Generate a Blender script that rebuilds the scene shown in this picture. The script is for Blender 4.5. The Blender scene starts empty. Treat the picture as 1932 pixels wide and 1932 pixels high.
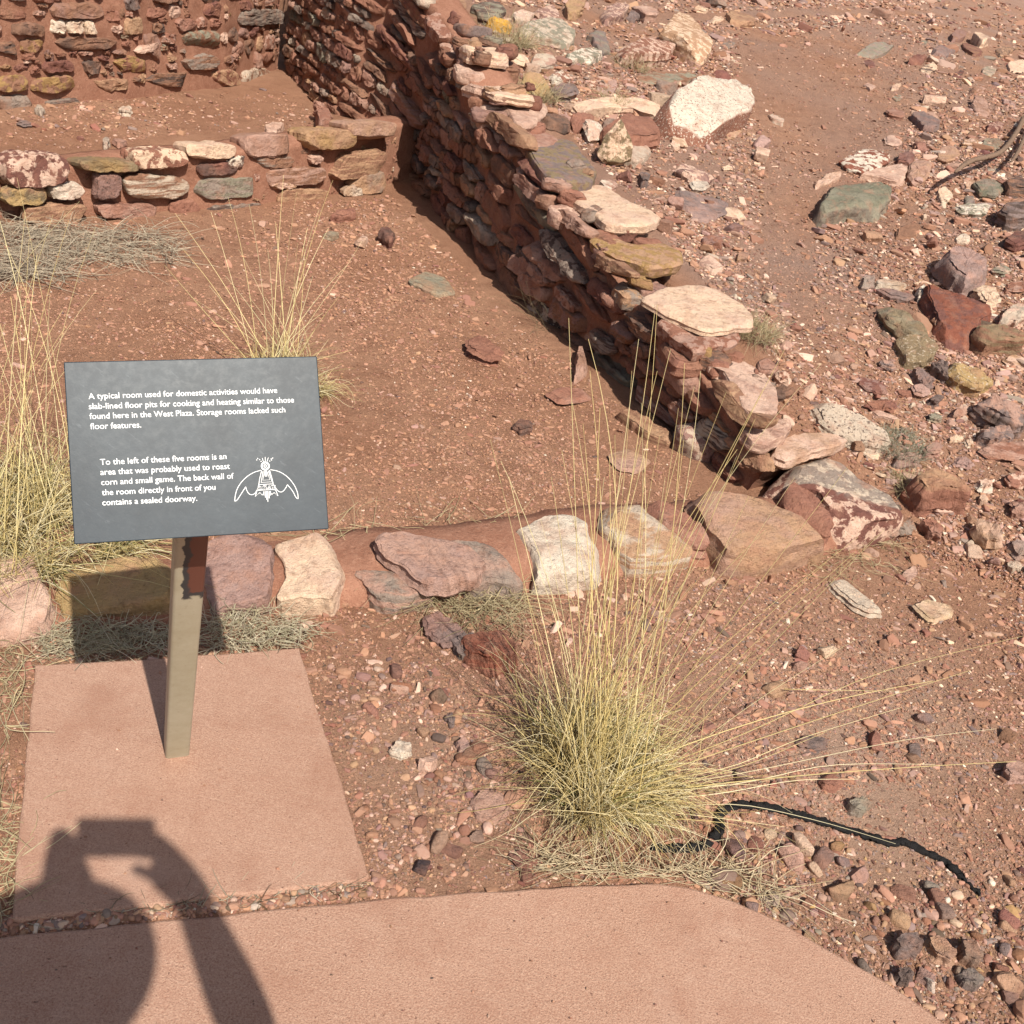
import bpy, bmesh, math, random
import numpy as np
from mathutils import Vector, Matrix

R_ = math.radians
sc = bpy.context.scene
COL = sc.collection
PI = math.pi

# ------------------------------------------------------------------ camera
H = 1.65                                  # lens height in metres
FPX = 1932.0                              # focal length in units of a 1932 px square frame
DN = np.array([-0.1766773844588466, 0.8317065288951475, 0.52635477732606])   # 'down' seen from the camera (x right, y down, z forward)
DN /= np.linalg.norm(DN)
FW = np.array([0, 0, 1.0]) - DN * DN[2]
FW /= np.linalg.norm(FW)
RT = np.cross(DN, FW)
MW = np.stack([RT, FW, -DN])              # camera -> world
CP = np.array([0, 0, H])
cam_data = bpy.data.cameras.new('camera')
cam = bpy.data.objects.new('camera', cam_data)
COL.objects.link(cam)
cam_data.sensor_width = 36.0
cam_data.lens = 36.0 * FPX / 1932.0
cam_data.clip_start = 0.01
cam_data.clip_end = 500
xr, yd, zf = MW[:, 0], MW[:, 1], MW[:, 2]
m = Matrix.Identity(4)
for i in range(3):
    m[i][0], m[i][1], m[i][2], m[i][3] = xr[i], -yd[i], -zf[i], CP[i]
cam.matrix_world = m
sc.camera = cam

# ------------------------------------------------------------------ sky, sun, exposure
SUN = np.array([-0.31189263, 0.5672017, -0.76223698])     # direction in which the sunlight travels
SUN /= np.linalg.norm(SUN)
sun_el = math.asin(-SUN[2])
sun_az = math.atan2(-SUN[0], -SUN[1])                      # clockwise from +Y
world = bpy.data.worlds.new('World')
sc.world = world
world.use_nodes = True
wn = world.node_tree
wn.nodes.clear()
wo = wn.nodes.new('ShaderNodeOutputWorld')
wb = wn.nodes.new('ShaderNodeBackground')
sky = wn.nodes.new('ShaderNodeTexSky')
sky.sky_type = 'NISHITA'
sky.sun_disc = False
sky.sun_elevation = sun_el
sky.sun_rotation = sun_az
sky.air_density = 1.0
sky.dust_density = 3.0
wb.inputs['Strength'].default_value = 0.072
wn.links.new(sky.outputs[0], wb.inputs[0])
wn.links.new(wb.outputs[0], wo.inputs[0])
sl = bpy.data.lights.new('sun', 'SUN')
sl.energy = 4.9
sl.angle = R_(0.53)
sl.color = (1.0, 0.94, 0.84)
so = bpy.data.objects.new('sun', sl)
COL.objects.link(so)
so.location = (3, -5, 8)
so.rotation_euler = Vector(SUN).to_track_quat('-Z', 'Y').to_euler()
sc.view_settings.view_transform = 'Standard'
sc.view_settings.look = 'None'
sc.view_settings.exposure = 0.46
sc.view_settings.gamma = 1.0
sc.render.engine = 'CYCLES'
sc.cycles.max_bounces = 5
sc.cycles.diffuse_bounces = 3

# ------------------------------------------------------------------ geometry helpers
def ray(u, v):
    return MW @ np.array([(u - 966.0) / FPX, (v - 966.0) / FPX, 1.0])
def P(u, v, z=0.0):                       # point of the sight line through (u, v) at height z
    d = ray(u, v)
    return CP + d * ((z - H) / d[2])
def Ppl(u, v, p0, n):
    d = ray(u, v)
    return CP + d * (np.dot(np.asarray(p0) - CP, n) / np.dot(d, n))
def px(w):
    q = (np.asarray(w) - CP) @ MW
    return 966.0 + FPX * q[..., 0] / q[..., 2], 966.0 + FPX * q[..., 1] / q[..., 2], q[..., 2]
FR = {  # survey sheets: scale and offset of each
    'A': (.3968, 0, 0), 'B': (.3968, 681.5, 0), 'C': (.33864, 1277.8, 0), 'D': (.35275, 937.1, 298.2),
    'S': (.27338, 102.2, 655.9), 'G': (.35275, 0, 962.6), 'E': (.52914, 596.3, 851.9), 'F': (.35275, 766.7, 1150),
    'L': (.3968, 0, 1448.2), 'K': (.38274, 1192.6, 1405.6), 'Hh': (.29456, 1363, 511.1), 'O': (1, 0, 0)}
def fr(k, pts):
    s, x, y = FR[k]
    return [(x + s * a, y + s * b) for a, b in pts]
def unit(v):
    v = np.asarray(v, float)
    return v / np.linalg.norm(v)

def _h(ix, iy, iz, seed):
    a = (ix * 374761393 + iy * 668265263 + iz * 2147483647 + seed * 1274126177) & 0xffffffff
    a = ((a ^ (a >> 13)) * 1274126177) & 0xffffffff
    a = ((a ^ (a >> 16)) * 2246822519) & 0xffffffff
    return ((a ^ (a >> 15)) & 0xffffff) / float(0xffffff) * 2 - 1
def vnoise(p, seed=0):
    p = np.asarray(p, float)
    i = np.floor(p).astype(np.int64)
    f = p - i
    f = f * f * (3 - 2 * f)
    x, y, z = i[..., 0], i[..., 1], i[..., 2]
    r = 0
    for a in (0, 1):
        wx = f[..., 0] if a else 1 - f[..., 0]
        for b in (0, 1):
            wy = f[..., 1] if b else 1 - f[..., 1]
            for c in (0, 1):
                wz = f[..., 2] if c else 1 - f[..., 2]
                r = r + wx * wy * wz * _h(x + a, y + b, z + c, seed)
    return r
def fbm(p, oct=4, seed=0, gain=.5):
    p = np.asarray(p, float)
    r, a, t = 0, 1.0, 0
    for o in range(oct):
        r = r + a * vnoise(p * (2.03 ** o) + 17.3 * o, seed + o)
        t += a
        a *= gain
    return r / t

def mesh_np(name, V, F, cols=None, col2=None, smooth=True):
    me = bpy.data.meshes.new(name)
    V = np.asarray(V, np.float32)
    if isinstance(F, np.ndarray):
        k = F.shape[1]
        me.vertices.add(len(V))
        me.vertices.foreach_set('co', V.ravel())
        me.loops.add(F.size)
        me.loops.foreach_set('vertex_index', F.ravel().astype(np.int32))
        me.polygons.add(len(F))
        me.polygons.foreach_set('loop_start', np.arange(0, F.size, k, dtype=np.int32))
        me.polygons.foreach_set('loop_total', np.full(len(F), k, np.int32))
    else:
        me.from_pydata(V.tolist(), [], F)
    me.update(calc_edges=True)
    for nm, c in (('col', cols), ('col2', col2)):
        if c is not None:
            c = np.asarray(c, np.float32)
            if c.ndim == 1:
                c = np.tile(c, (len(V), 1))
            at = me.attributes.new(nm, 'FLOAT_COLOR', 'POINT')
            at.data.foreach_set('color', np.concatenate([c, np.ones((len(V), 1), np.float32)], 1).ravel())
    me.polygons.foreach_set('use_smooth', np.full(len(me.polygons), smooth))
    return me
def crisp(me, deg=32):
    try:
        me.set_sharp_from_angle(angle=R_(deg))
    except Exception:
        pass
def link(name, me, mat=None, parent=None, loc=None):
    o = bpy.data.objects.new(name, me)
    COL.objects.link(o)
    if mat is not None:
        me.materials.append(mat)
    if loc is not None:
        o.location = loc
    if parent is not None:
        o.parent = parent
    return o
def tag(o, label=None, cat=None, group=None, kind=None):
    if kind is None and cat in ('wall', 'paving'):
        kind = 'thing'
    if label:
        o['label'] = label
    if cat:
        o['category'] = cat
    if group:
        o['group'] = group
    if kind:
        o['kind'] = kind
    return o
def empty(name, loc):
    o = bpy.data.objects.new(name, None)
    o.empty_display_size = .05
    COL.objects.link(o)
    o.location = loc
    return o

# ------------------------------------------------------------------ materials
def nt(name):
    mt = bpy.data.materials.new(name)
    mt.use_nodes = True
    t = mt.node_tree
    b = t.nodes['Principled BSDF']
    return mt, t, b
def nd(t, typ, **kw):
    n = t.nodes.new(typ)
    for k, v in kw.items():
        if hasattr(n, k) and k not in ('Scale',):
            try:
                setattr(n, k, v)
                continue
            except Exception:
                pass
        n.inputs[k].default_value = v
    return n
def noise(t, vec, scale, detail=4, rough=.55):
    n = t.nodes.new('ShaderNodeTexNoise')
    n.inputs['Scale'].default_value = scale
    n.inputs['Detail'].default_value = detail
    n.inputs['Roughness'].default_value = rough
    t.links.new(vec, n.inputs['Vector'])
    return n.outputs['Fac']
def ramp(t, fac, stops, interp='LINEAR'):
    r = t.nodes.new('ShaderNodeValToRGB')
    r.color_ramp.interpolation = interp
    while len(r.color_ramp.elements) < len(stops):
        r.color_ramp.elements.new(.5)
    for e, (p, c) in zip(r.color_ramp.elements, stops):
        e.position = p
        e.color = (*c, 1) if len(c) == 3 else c
    t.links.new(fac, r.inputs[0])
    return r.outputs[0]
def mapr(t, fac, a, b, c, d):
    n = t.nodes.new('ShaderNodeMapRange')
    t.links.new(fac, n.inputs[0])
    for i, v in enumerate((a, b, c, d)):
        n.inputs[i + 1].default_value = v
    return n.outputs[0]
def mixc(t, fac, a, b, mode='MIX'):
    n = t.nodes.new('ShaderNodeMix')
    n.data_type = 'RGBA'
    n.blend_type = mode
    for s, v in ((n.inputs[0], fac), (n.inputs[6], a), (n.inputs[7], b)):
        if hasattr(v, 'is_output'):
            t.links.new(v, s)
        elif isinstance(v, (int, float)):
            s.default_value = v
        else:
            s.default_value = (*v, 1)
    return n.outputs[2]
def mth(t, op, a, b=None):
    n = t.nodes.new('ShaderNodeMath')
    n.operation = op
    for s, v in zip(n.inputs, (a, b)):
        if v is None:
            continue
        if hasattr(v, 'is_output'):
            t.links.new(v, s)
        else:
            s.default_value = v
    return n.outputs[0]
def bump(t, b, h, strength, dist, prev=None):
    n = t.nodes.new('ShaderNodeBump')
    n.inputs['Strength'].default_value = strength
    n.inputs['Distance'].default_value = dist
    t.links.new(h, n.inputs['Height'])
    if prev is not None:
        t.links.new(prev, n.inputs['Normal'])
    t.links.new(n.outputs[0], b.inputs['Normal'])
    return n.outputs[0]
def objvec(t, rnd=True, sc3=(1, 1, 1)):
    tc = t.nodes.new('ShaderNodeTexCoord')
    v = tc.outputs['Object']
    if rnd:
        oi = t.nodes.new('ShaderNodeObjectInfo')
        mu = t.nodes.new('ShaderNodeVectorMath')
        mu.operation = 'ADD'
        k = mth(t, 'MULTIPLY', oi.outputs['Random'], 47.0)
        t.links.new(v, mu.inputs[0])
        t.links.new(k, mu.inputs[1])
        v = mu.outputs[0]
    if sc3 != (1, 1, 1):
        mp = t.nodes.new('ShaderNodeMapping')
        mp.inputs['Scale'].default_value = sc3
        t.links.new(v, mp.inputs['Vector'])
        v = mp.outputs[0]
    return v

SOIL_A, SOIL_B, SOIL_C = (.365, .185, .112), (.435, .24, .152), (.245, .112, .066)
def soil_material():
    mt, t, b = nt('red_soil')
    v = objvec(t, False)
    big = noise(t, v, 1.6, 5)
    mid = noise(t, v, 11, 6, .65)
    fine = noise(t, v, 130, 5, .7)
    grit = noise(t, v, 420, 3, .7)
    c = mixc(t, mapr(t, big, .35, .65, 0, 1), SOIL_A, SOIL_B)
    c = mixc(t, mapr(t, mid, .45, .68, 0, .55), c, SOIL_C)
    c = mixc(t, mapr(t, fine, .52, .7, 0, .55), c, (.50, .29, .20))
    c = mixc(t, mapr(t, grit, .58, .70, 0, .8), c, (.5, .31, .22))
    c = mixc(t, mapr(t, grit, .42, .32, 0, .7), c, (.13, .055, .036))
    sp_ = t.nodes.new('ShaderNodeSeparateColor')
    t.links.new(attr(t, 'tint'), sp_.inputs[0])
    c = mixc(t, mth(t, 'MULTIPLY', sp_.outputs[1], .75), c, mixc(t, mapr(t, grit, .35, .65, 0, 1), (.36, .225, .165), (.62, .44, .33)))
    c = mixc(t, mth(t, 'MULTIPLY', sp_.outputs[0], .8), c, mixc(t, mapr(t, grit, .35, .65, 0, 1), (.24, .15, .12), (.42, .285, .225)))
    t.links.new(c, b.inputs['Base Color'])
    b.inputs['Roughness'].default_value = 1
    b.inputs['Specular IOR Level'].default_value = .1
    p = bump(t, b, mid, .6, .03)
    p = bump(t, b, noise(t, v, 55, 5, .7), .8, .022, p)
    p = bump(t, b, fine, .9, .014, p)
    bump(t, b, grit, .7, .005, p)
    return mt
def attr(t, n):
    a = t.nodes.new('ShaderNodeAttribute')
    a.attribute_name = n
    return a.outputs['Color']
def stone_material(kind):
    mt, t, b = nt('sandstone_' + kind)
    v = objvec(t, True)
    c1, c2 = attr(t, 'col'), attr(t, 'col2')
    n1 = noise(t, v, 9, 6, .6)
    n2 = noise(t, v, 45, 6, .68)
    n3 = noise(t, v, 190, 4, .7)
    if kind == 'plain':
        f = mapr(t, n1, .42, .62, 0, .75)
    elif kind == 'blotch':
        f = mapr(t, noise(t, v, 21, 7, .62), .485, .53, 0, 1)
    elif kind == 'strata':
        vs = objvec(t, True, (7, 7, 75))
        f = mapr(t, noise(t, vs, 1.0, 5, .6), .46, .56, 0, 1)
    else:
        f = mapr(t, noise(t, v, 85, 5, .65), .56, .62, 0, 1)
    c = mixc(t, f, c1, c2)
    c = mixc(t, mapr(t, n2, .52, .72, 0, .55), c, (.35, .25, .2), 'MULTIPLY')
    c = mixc(t, mapr(t, n2, .46, .3, 0, .35), c, (.72, .6, .48), 'SOFT_LIGHT')
    c = mixc(t, mapr(t, n3, .35, .7, .0, .45), c, (.5, .42, .36), 'OVERLAY')
    dust = mapr(t, noise(t, v, 16, 5, .6), .5, .72, 0, .6)
    c = mixc(t, dust, c, (.38, .19, .125))
    t.links.new(c, b.inputs['Base Color'])
    b.inputs['Roughness'].default_value = .9
    b.inputs['Specular IOR Level'].default_value = .25
    p = bump(t, b, n1, .5, .04)
    p = bump(t, b, n2, .8, .022, p)
    bump(t, b, n3, .6, .007, p)
    return mt
def chip_material():
    mt, t, b = nt('pebbles')
    v = objvec(t, False)
    c = attr(t, 'col')
    n = noise(t, v, 160, 4, .7)
    c = mixc(t, mapr(t, n, .35, .7, 0, .55), c, (.4, .33, .28), 'OVERLAY')
    t.links.new(c, b.inputs['Base Color'])
    b.inputs['Roughness'].default_value = .85
    b.inputs['Specular IOR Level'].default_value = .25
    bump(t, b, n, .4, .003)
    return mt
def mortar_material():
    mt, t, b = nt('mud_mortar')
    v = objvec(t, False)
    mid = noise(t, v, 12, 6, .65)
    fine = noise(t, v, 90, 5, .7)
    vo = t.nodes.new('ShaderNodeTexVoronoi')
    vo.feature = 'DISTANCE_TO_EDGE'
    vo.inputs['Scale'].default_value = 9
    vv = t.nodes.new('ShaderNodeVectorMath')
    vv.operation = 'ADD'
    nn = t.nodes.new('ShaderNodeTexNoise')
    nn.inputs['Scale'].default_value = 9
    sc_ = t.nodes.new('ShaderNodeVectorMath')
    sc_.operation = 'SCALE'
    sc_.inputs['Scale'].default_value = .3
    t.links.new(v, nn.inputs['Vector'])
    t.links.new(nn.outputs['Color'], sc_.inputs[0])
    t.links.new(v, vv.inputs[0])
    t.links.new(sc_.outputs[0], vv.inputs[1])
    t.links.new(vv.outputs[0], vo.inputs['Vector'])
    crack = mapr(t, vo.outputs['Distance'], .0, .025, 0, 1)
    c = mixc(t, mapr(t, mid, .35, .65, 0, 1), (.25, .115, .074), (.34, .172, .115))
    c = mixc(t, mapr(t, fine, .5, .72, 0, .65), c, (.44, .25, .17))
    c = mixc(t, mapr(t, noise(t, v, 300, 3, .7), .45, .33, 0, .7), c, (.13, .055, .036))
    t.links.new(c, b.inputs['Base Color'])
    b.inputs['Roughness'].default_value = 1
    b.inputs['Specular IOR Level'].default_value = .1
    p = bump(t, b, mid, .5, .02)
    p = bump(t, b, fine, .7, .006, p)
    gr = noise(t, v, 260, 3, .7)
    p = bump(t, b, gr, .7, .005, p)
    bump(t, b, crack, .22, .004, p)
    return mt
def concrete_material():
    mt, t, b = nt('pink_concrete')
    v = objvec(t, False)
    big = noise(t, v, 2.2, 5)
    mid = noise(t, v, 22, 5, .6)
    sand = noise(t, v, 330, 3, .75)
    sand2 = noise(t, v, 700, 2, .7)
    vb = objvec(t, False, (4, 130, 1))
    brush = noise(t, vb, 1, 3, .6)
    c = mixc(t, mapr(t, big, .35, .65, 0, 1), (.375, .215, .150), (.42, .25, .18))
    c = mixc(t, mapr(t, mid, .5, .75, 0, .35), c, (.37, .19, .13))
    c = mixc(t, mapr(t, brush, .55, .75, 0, .18), c, (.58, .42, .33))
    coarse = noise(t, v, 240, 3, .8)
    c = mixc(t, mapr(t, coarse, .5, .66, 0, .42), c, (.60, .40, .29))
    c = mixc(t, mapr(t, coarse, .48, .33, 0, .42), c, (.23, .11, .072))
    c = mixc(t, mapr(t, sand, .52, .68, 0, .5), c, (.56, .37, .27))
    c = mixc(t, mapr(t, sand, .46, .34, 0, .6), c, (.22, .105, .07))
    c = mixc(t, mapr(t, sand2, .66, .72, 0, .6), c, (.66, .54, .46))
    c = mixc(t, mapr(t, noise(t, v, 150, 2, .5), .70, .74, 0, .8), c, (.14, .075, .055))
    stain = noise(t, v, 5.5, 6, .62)
    c = mixc(t, mapr(t, stain, .5, .68, 0, .4), c, (.30, .150, .10))
    c = mixc(t, mapr(t, noise(t, v, 3.1, 6, .7), .56, .70, 0, .35), c, (.52, .36, .28))
    t.links.new(c, b.inputs['Base Color'])
    b.inputs['Roughness'].default_value = .95
    b.inputs['Specular IOR Level'].default_value = .15
    p = bump(t, b, sand, .8, .004)
    bump(t, b, mid, .2, .004, p)
    return mt
def straw_material():
    mt, t, b = nt('dry_grass')
    c = attr(t, 'col')
    t.links.new(c, b.inputs['Base Color'])
    b.inputs['Roughness'].default_value = .7
    b.inputs['Specular IOR Level'].default_value = .15
    tr = t.nodes.new('ShaderNodeBsdfTranslucent')
    t.links.new(c, tr.inputs[0])
    ms = t.nodes.new('ShaderNodeMixShader')
    ms.inputs[0].default_value = .25
    t.links.new(b.outputs[0], ms.inputs[1])
    t.links.new(tr.outputs[0], ms.inputs[2])
    t.links.new(ms.outputs[0], t.nodes['Material Output'].inputs[0])
    return mt
def simple_material(name, c, rough=.6, spec=.5, metal=0, bumps=None):
    mt, t, b = nt(name)
    v = objvec(t, False)
    n = noise(t, v, 60, 5, .65)
    cc = mixc(t, mapr(t, n, .35, .7, 0, .35), c, tuple(x * .6 for x in c))
    t.links.new(cc, b.inputs['Base Color'])
    b.inputs['Roughness'].default_value = rough
    b.inputs['Specular IOR Level'].default_value = spec
    b.inputs['Metallic'].default_value = metal
    if bumps:
        bump(t, b, noise(t, v, bumps[0], 4, .7), bumps[1], bumps[2])
    return mt
M_SOIL = soil_material()
M_ST = {k: stone_material(k) for k in ('plain', 'blotch', 'strata', 'speck')}
M_CHIP = chip_material()
M_MORT = mortar_material()
M_CONC = concrete_material()
M_STRAW = straw_material()

C = dict(cream=(.70, .52, .375), pinkcream=(.66, .47, .37), pink=(.43, .275, .22), tan=(.43, .27, .165), ochre=(.34, .22, .085),
         redbrown=(.25, .112, .076), maroon=(.155, .062, .052), rust=(.21, .065, .04), brown=(.25, .135, .085), purple=(.27, .165, .145),
         lilac=(.40, .27, .24), slate=(.19, .155, .15), dark=(.075, .06, .055), black=(.035, .03, .03), grey=(.28, .24, .205),
         pale=(.55, .47, .375), greengrey=(.25, .25, .19), green=(.155, .175, .125), olive=(.225, .18, .105), white=(.68, .60, .50),
         yellow=(.42, .30, .135), orange=(.62, .34, .05), soil=(.40, .215, .138), soild=(.25, .122, .082), brick=(.30, .14, .10))

# ------------------------------------------------------------------ terrain
for k_ in C:
    f_ = .05 if k_ in ('white', 'cream', 'orange', 'black') else .13
    C[k_] = tuple(a * (1 - f_) + b * f_ for a, b in zip(C[k_], (.36, .20, .14)))
def W2(u, v, z):
    return P(u, v, z)[:2]
# face of the long diagonal wall: foot and top edge (u, v, z)
DW_BASE = [P(*p) for p in [(1400, 935, 0.0), (1300, 858, 0), (1175, 726, 0), (1065, 643, 0), (965, 563, 0), (893, 482, 0), (815, 395, 0), (768, 328, 0)]]
DW_BASE += [P(700, 262, .16), P(635, 222, .2), P(595, 190, .2), P(532, 131, .2)]
DW_TOP = [P(*p) for p in [(1450, 868, .165), (1395, 775, .275), (1265, 625, .365), (1168, 522, .425), (1052, 358, .575), (938, 228, .67), (885, 122, .84), (850, 50, .925)]]
DW_TOP += [np.array([-1.17, 6.20, 1.12]), np.array([-1.47, 6.36, 1.22]), np.array([-1.70, 6.70, 1.30]), np.array([-2.13, 7.42, 1.42])]
DW_BASE, DW_TOP = np.array(DW_BASE), np.array(DW_TOP)
LW_BASE = np.array([P(-260, 446, 0), P(0, 424, 0), P(240, 410, 0), P(450, 398, 0), P(600, 378, 0), P(745, 350, 0), P(745, 350, 0) + (P(745, 350, 0) - P(600, 378, 0)) * .8])
LW_ZT = [.20, .215, .25, .285, .31, .335, .33]
BW_BASE = np.array([[-3.35, 4.05, .17], [-2.86, 5.0, .2], [-2.5, 5.75, .2], [-2.27, 6.5, .2], [-2.19, 7.36, .2]])
FW_LINE = np.array([P(-120, 1140, 0), P(60, 1130, 0), P(250, 1110, 0), P(450, 1085, 0), P(600, 1070, 0), P(850, 1060, 0), P(1060, 1030, 0), P(1220, 1010, 0), P(1440, 1000, 0), P(1610, 960, 0)])

def rbf(ctrl):
    X = np.array([W2(*c) for c in ctrl])
    z = np.array([c[2] for c in ctrl])
    d = np.linalg.norm(X[:, None] - X[None], axis=2)
    A = np.sqrt(d * d + .25 ** 2)
    n = len(X)
    Q = np.concatenate([np.ones((n, 1)), X], 1)
    K = np.block([[A + .01 * np.eye(n), Q], [Q.T, np.zeros((3, 3))]])
    w = np.linalg.solve(K, np.concatenate([z, np.zeros(3)]))
    lo, hi = z.min() - .05, z.max() + .15
    def f(x, y):
        p = np.stack([x, y], -1)
        s = w[n] + w[n + 1] * x + w[n + 2] * y
        for i in range(n):
            s = s + w[i] * np.sqrt(((p - X[i]) ** 2).sum(-1) + .25 ** 2)
        return np.clip(s, lo, hi)
    return f
z_upper = rbf([(1640, 900, .10), (1500, 760, .22), (1440, 640, .33), (1330, 520, .40), (1260, 420, .47), (1150, 320, .54), (1050, 200, .64), (960, 100, .80), (930, 0, .93),
               (1760, 1000, .05), (1932, 1000, .10), (1932, 700, .33), (1700, 700, .29), (1560, 500, .40), (1750, 400, .52), (1932, 300, .70), (1500, 200, .68), (1700, 0, 1.0),
               (1932, 0, 1.12), (1300, 0, .93), (1932, 1300, .02), (1600, 1180, .0), (1932, 1600, 0), (1300, 1300, 0), (2200, 1000, .16), (2200, 500, .62)])
z_terr = rbf([(0, 290, .19), (300, 262, .21), (560, 245, .23), (720, 215, .24), (0, 215, .2), (250, 190, .2), (500, 160, .2), (600, 200, .2), (-200, 260, .17)])

def poly_sd(line, x, y):
    """signed distance to a polyline: positive on its right-hand side going along it"""
    best = np.full(np.shape(x), 1e9)
    sg = np.zeros(np.shape(x))
    for i in range(len(line) - 1):
        a, b = line[i], line[i + 1]
        d = b - a
        L = d @ d
        t = ((x - a[0]) * d[0] + (y - a[1]) * d[1]) / L
        if i == 0:
            t = np.minimum(t, 1)
        elif i == len(line) - 2:
            t = np.maximum(t, 0)
        else:
            t = np.clip(t, 0, 1)
        qx, qy = x - (a[0] + t * d[0]), y - (a[1] + t * d[1])
        e = np.hypot(qx, qy)
        s = qx * d[1] - qy * d[0]
        m_ = e < best
        best = np.where(m_, e, best)
        sg = np.where(m_, np.sign(s), sg)
    return best * sg
def sstep(x, a, b):
    t = np.clip((x - a) / (b - a), 0, 1)
    return t * t * (3 - 2 * t)
n_out = np.array([-.9, -.435])
dw_line = [np.array([2.6, 2.55]), np.array([1.35, 2.95])] + [p[:2] - n_out * .16 for p in DW_BASE[0:9]] + [DW_BASE[i][:2] + np.array([.22, .1]) for i in (9, 10, 11)]
lw_d = unit((LW_BASE[-1] - LW_BASE[0])[:2])
lw_n = np.array([lw_d[1], -lw_d[0]])              # towards the viewer
lw_line = [p[:2] - lw_n * .09 for p in LW_BASE]
def ter(x, y):
    x, y = np.asarray(x, float), np.asarray(y, float)
    sdw = poly_sd(dw_line, x, y)
    r = sstep(sdw, -.015, .03)
    lwm = sstep(-poly_sd(lw_line, x, y), -.015, .03)
    fl = sstep(-poly_sd([q[:2] for q in FW_LINE], x, y), -.02, .15) * .035
    low = -.012 + fl
    low = low * (1 - lwm) + z_terr(x, y) * lwm
    up = z_upper(x, y) - .01
    return low * (1 - r) + up * r
def hit(u, v, lift=0.0):
    """where the sight line through (u, v) meets the ground raised by lift"""
    d = ray(u, v)
    ts = np.linspace(.6, 12, 900)
    pts = CP + d * ts[:, None]
    g = pts[:, 2] - ter(pts[:, 0], pts[:, 1]) - lift
    k = np.argmax(g < 0)
    if g[k] >= 0:
        k = len(ts) - 1
    a, b = ts[max(k - 1, 0)], ts[k]
    for _ in range(14):
        mid = (a + b) / 2
        p = CP + d * mid
        if p[2] - float(ter(p[0], p[1])) - lift < 0:
            b = mid
        else:
            a = mid
    return CP + d * b
def tnorm(p, e=.08):
    x, y = p[0], p[1]
    gx = (float(ter(x + e, y)) - float(ter(x - e, y))) / (2 * e)
    gy = (float(ter(x, y + e)) - float(ter(x, y - e))) / (2 * e)
    gx, gy = np.clip(gx, -.35, .35), np.clip(gy, -.35, .35)
    return unit([-gx, -gy, 1])

def axis_grid(lo, hi, fine_lo, fine_hi, step, grow=1.12):
    a = list(np.arange(fine_lo, fine_hi, step))
    s = step
    x = fine_lo
    left = []
    while x > lo:
        s *= grow
        x -= s
        left.append(x)
    s = step
    x = a[-1]
    right = []
    while x < hi:
        s *= grow
        x += s
        right.append(x)
    return np.array(left[::-1] + a + right)
gx = axis_grid(-45, 45, -1.4, 1.9, .011, 1.06)
gy = axis_grid(-30, 60, .7, 4.2, .011, 1.022)
GX, GY = np.meshgrid(gx, gy)
GZ = ter(GX, GY)
p3 = np.stack([GX, GY, np.zeros_like(GX)], -1)
rough_right = sstep(poly_sd(dw_line, GX, GY), 0, .3)
GZ = GZ + fbm(p3 * 2.1, 3, 5) * .022 + fbm(p3 * 9, 4, 9) * (.006 + .008 * rough_right) + fbm(p3 * 38, 3, 13, .6) * (.0030 + .0025 * rough_right)
ny, nx = GX.shape
idx = np.arange(nx * ny).reshape(ny, nx)
Fq = np.stack([idx[:-1, :-1], idx[:-1, 1:], idx[1:, 1:], idx[1:, :-1]], -1).reshape(-1, 4)
gme = mesh_np('ground', np.stack([GX, GY, GZ], -1).reshape(-1, 3), Fq)
fr_ = np.exp(-(((GX - .95) / .55) ** 2 + ((GY - 1.95) / .55) ** 2)) + .6 * np.exp(-(((GX + .05) / .25) ** 2 + ((GY - 1.6) / .35) ** 2))
fr_ = np.clip(fr_ * (.8 + .9 * fbm(p3 * 2.3, 4, 47)), 0, 1).reshape(-1, 1)
tn = np.clip(rough_right * (.55 + .9 * fbm(p3 * 1.7, 4, 41)) * sstep(GZ, .02, .3), 0, 1).reshape(-1, 1)
ta = gme.attributes.new('tint', 'FLOAT_COLOR', 'POINT')
ta.data.foreach_set('color', np.concatenate([tn, fr_, fr_ * 0, np.ones_like(tn)], 1).astype(np.float32).ravel())
ground = link('ground', gme, M_SOIL)
tag(ground, 'red sandy soil of the ruin floor and slope', 'ground', kind='structure')

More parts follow.
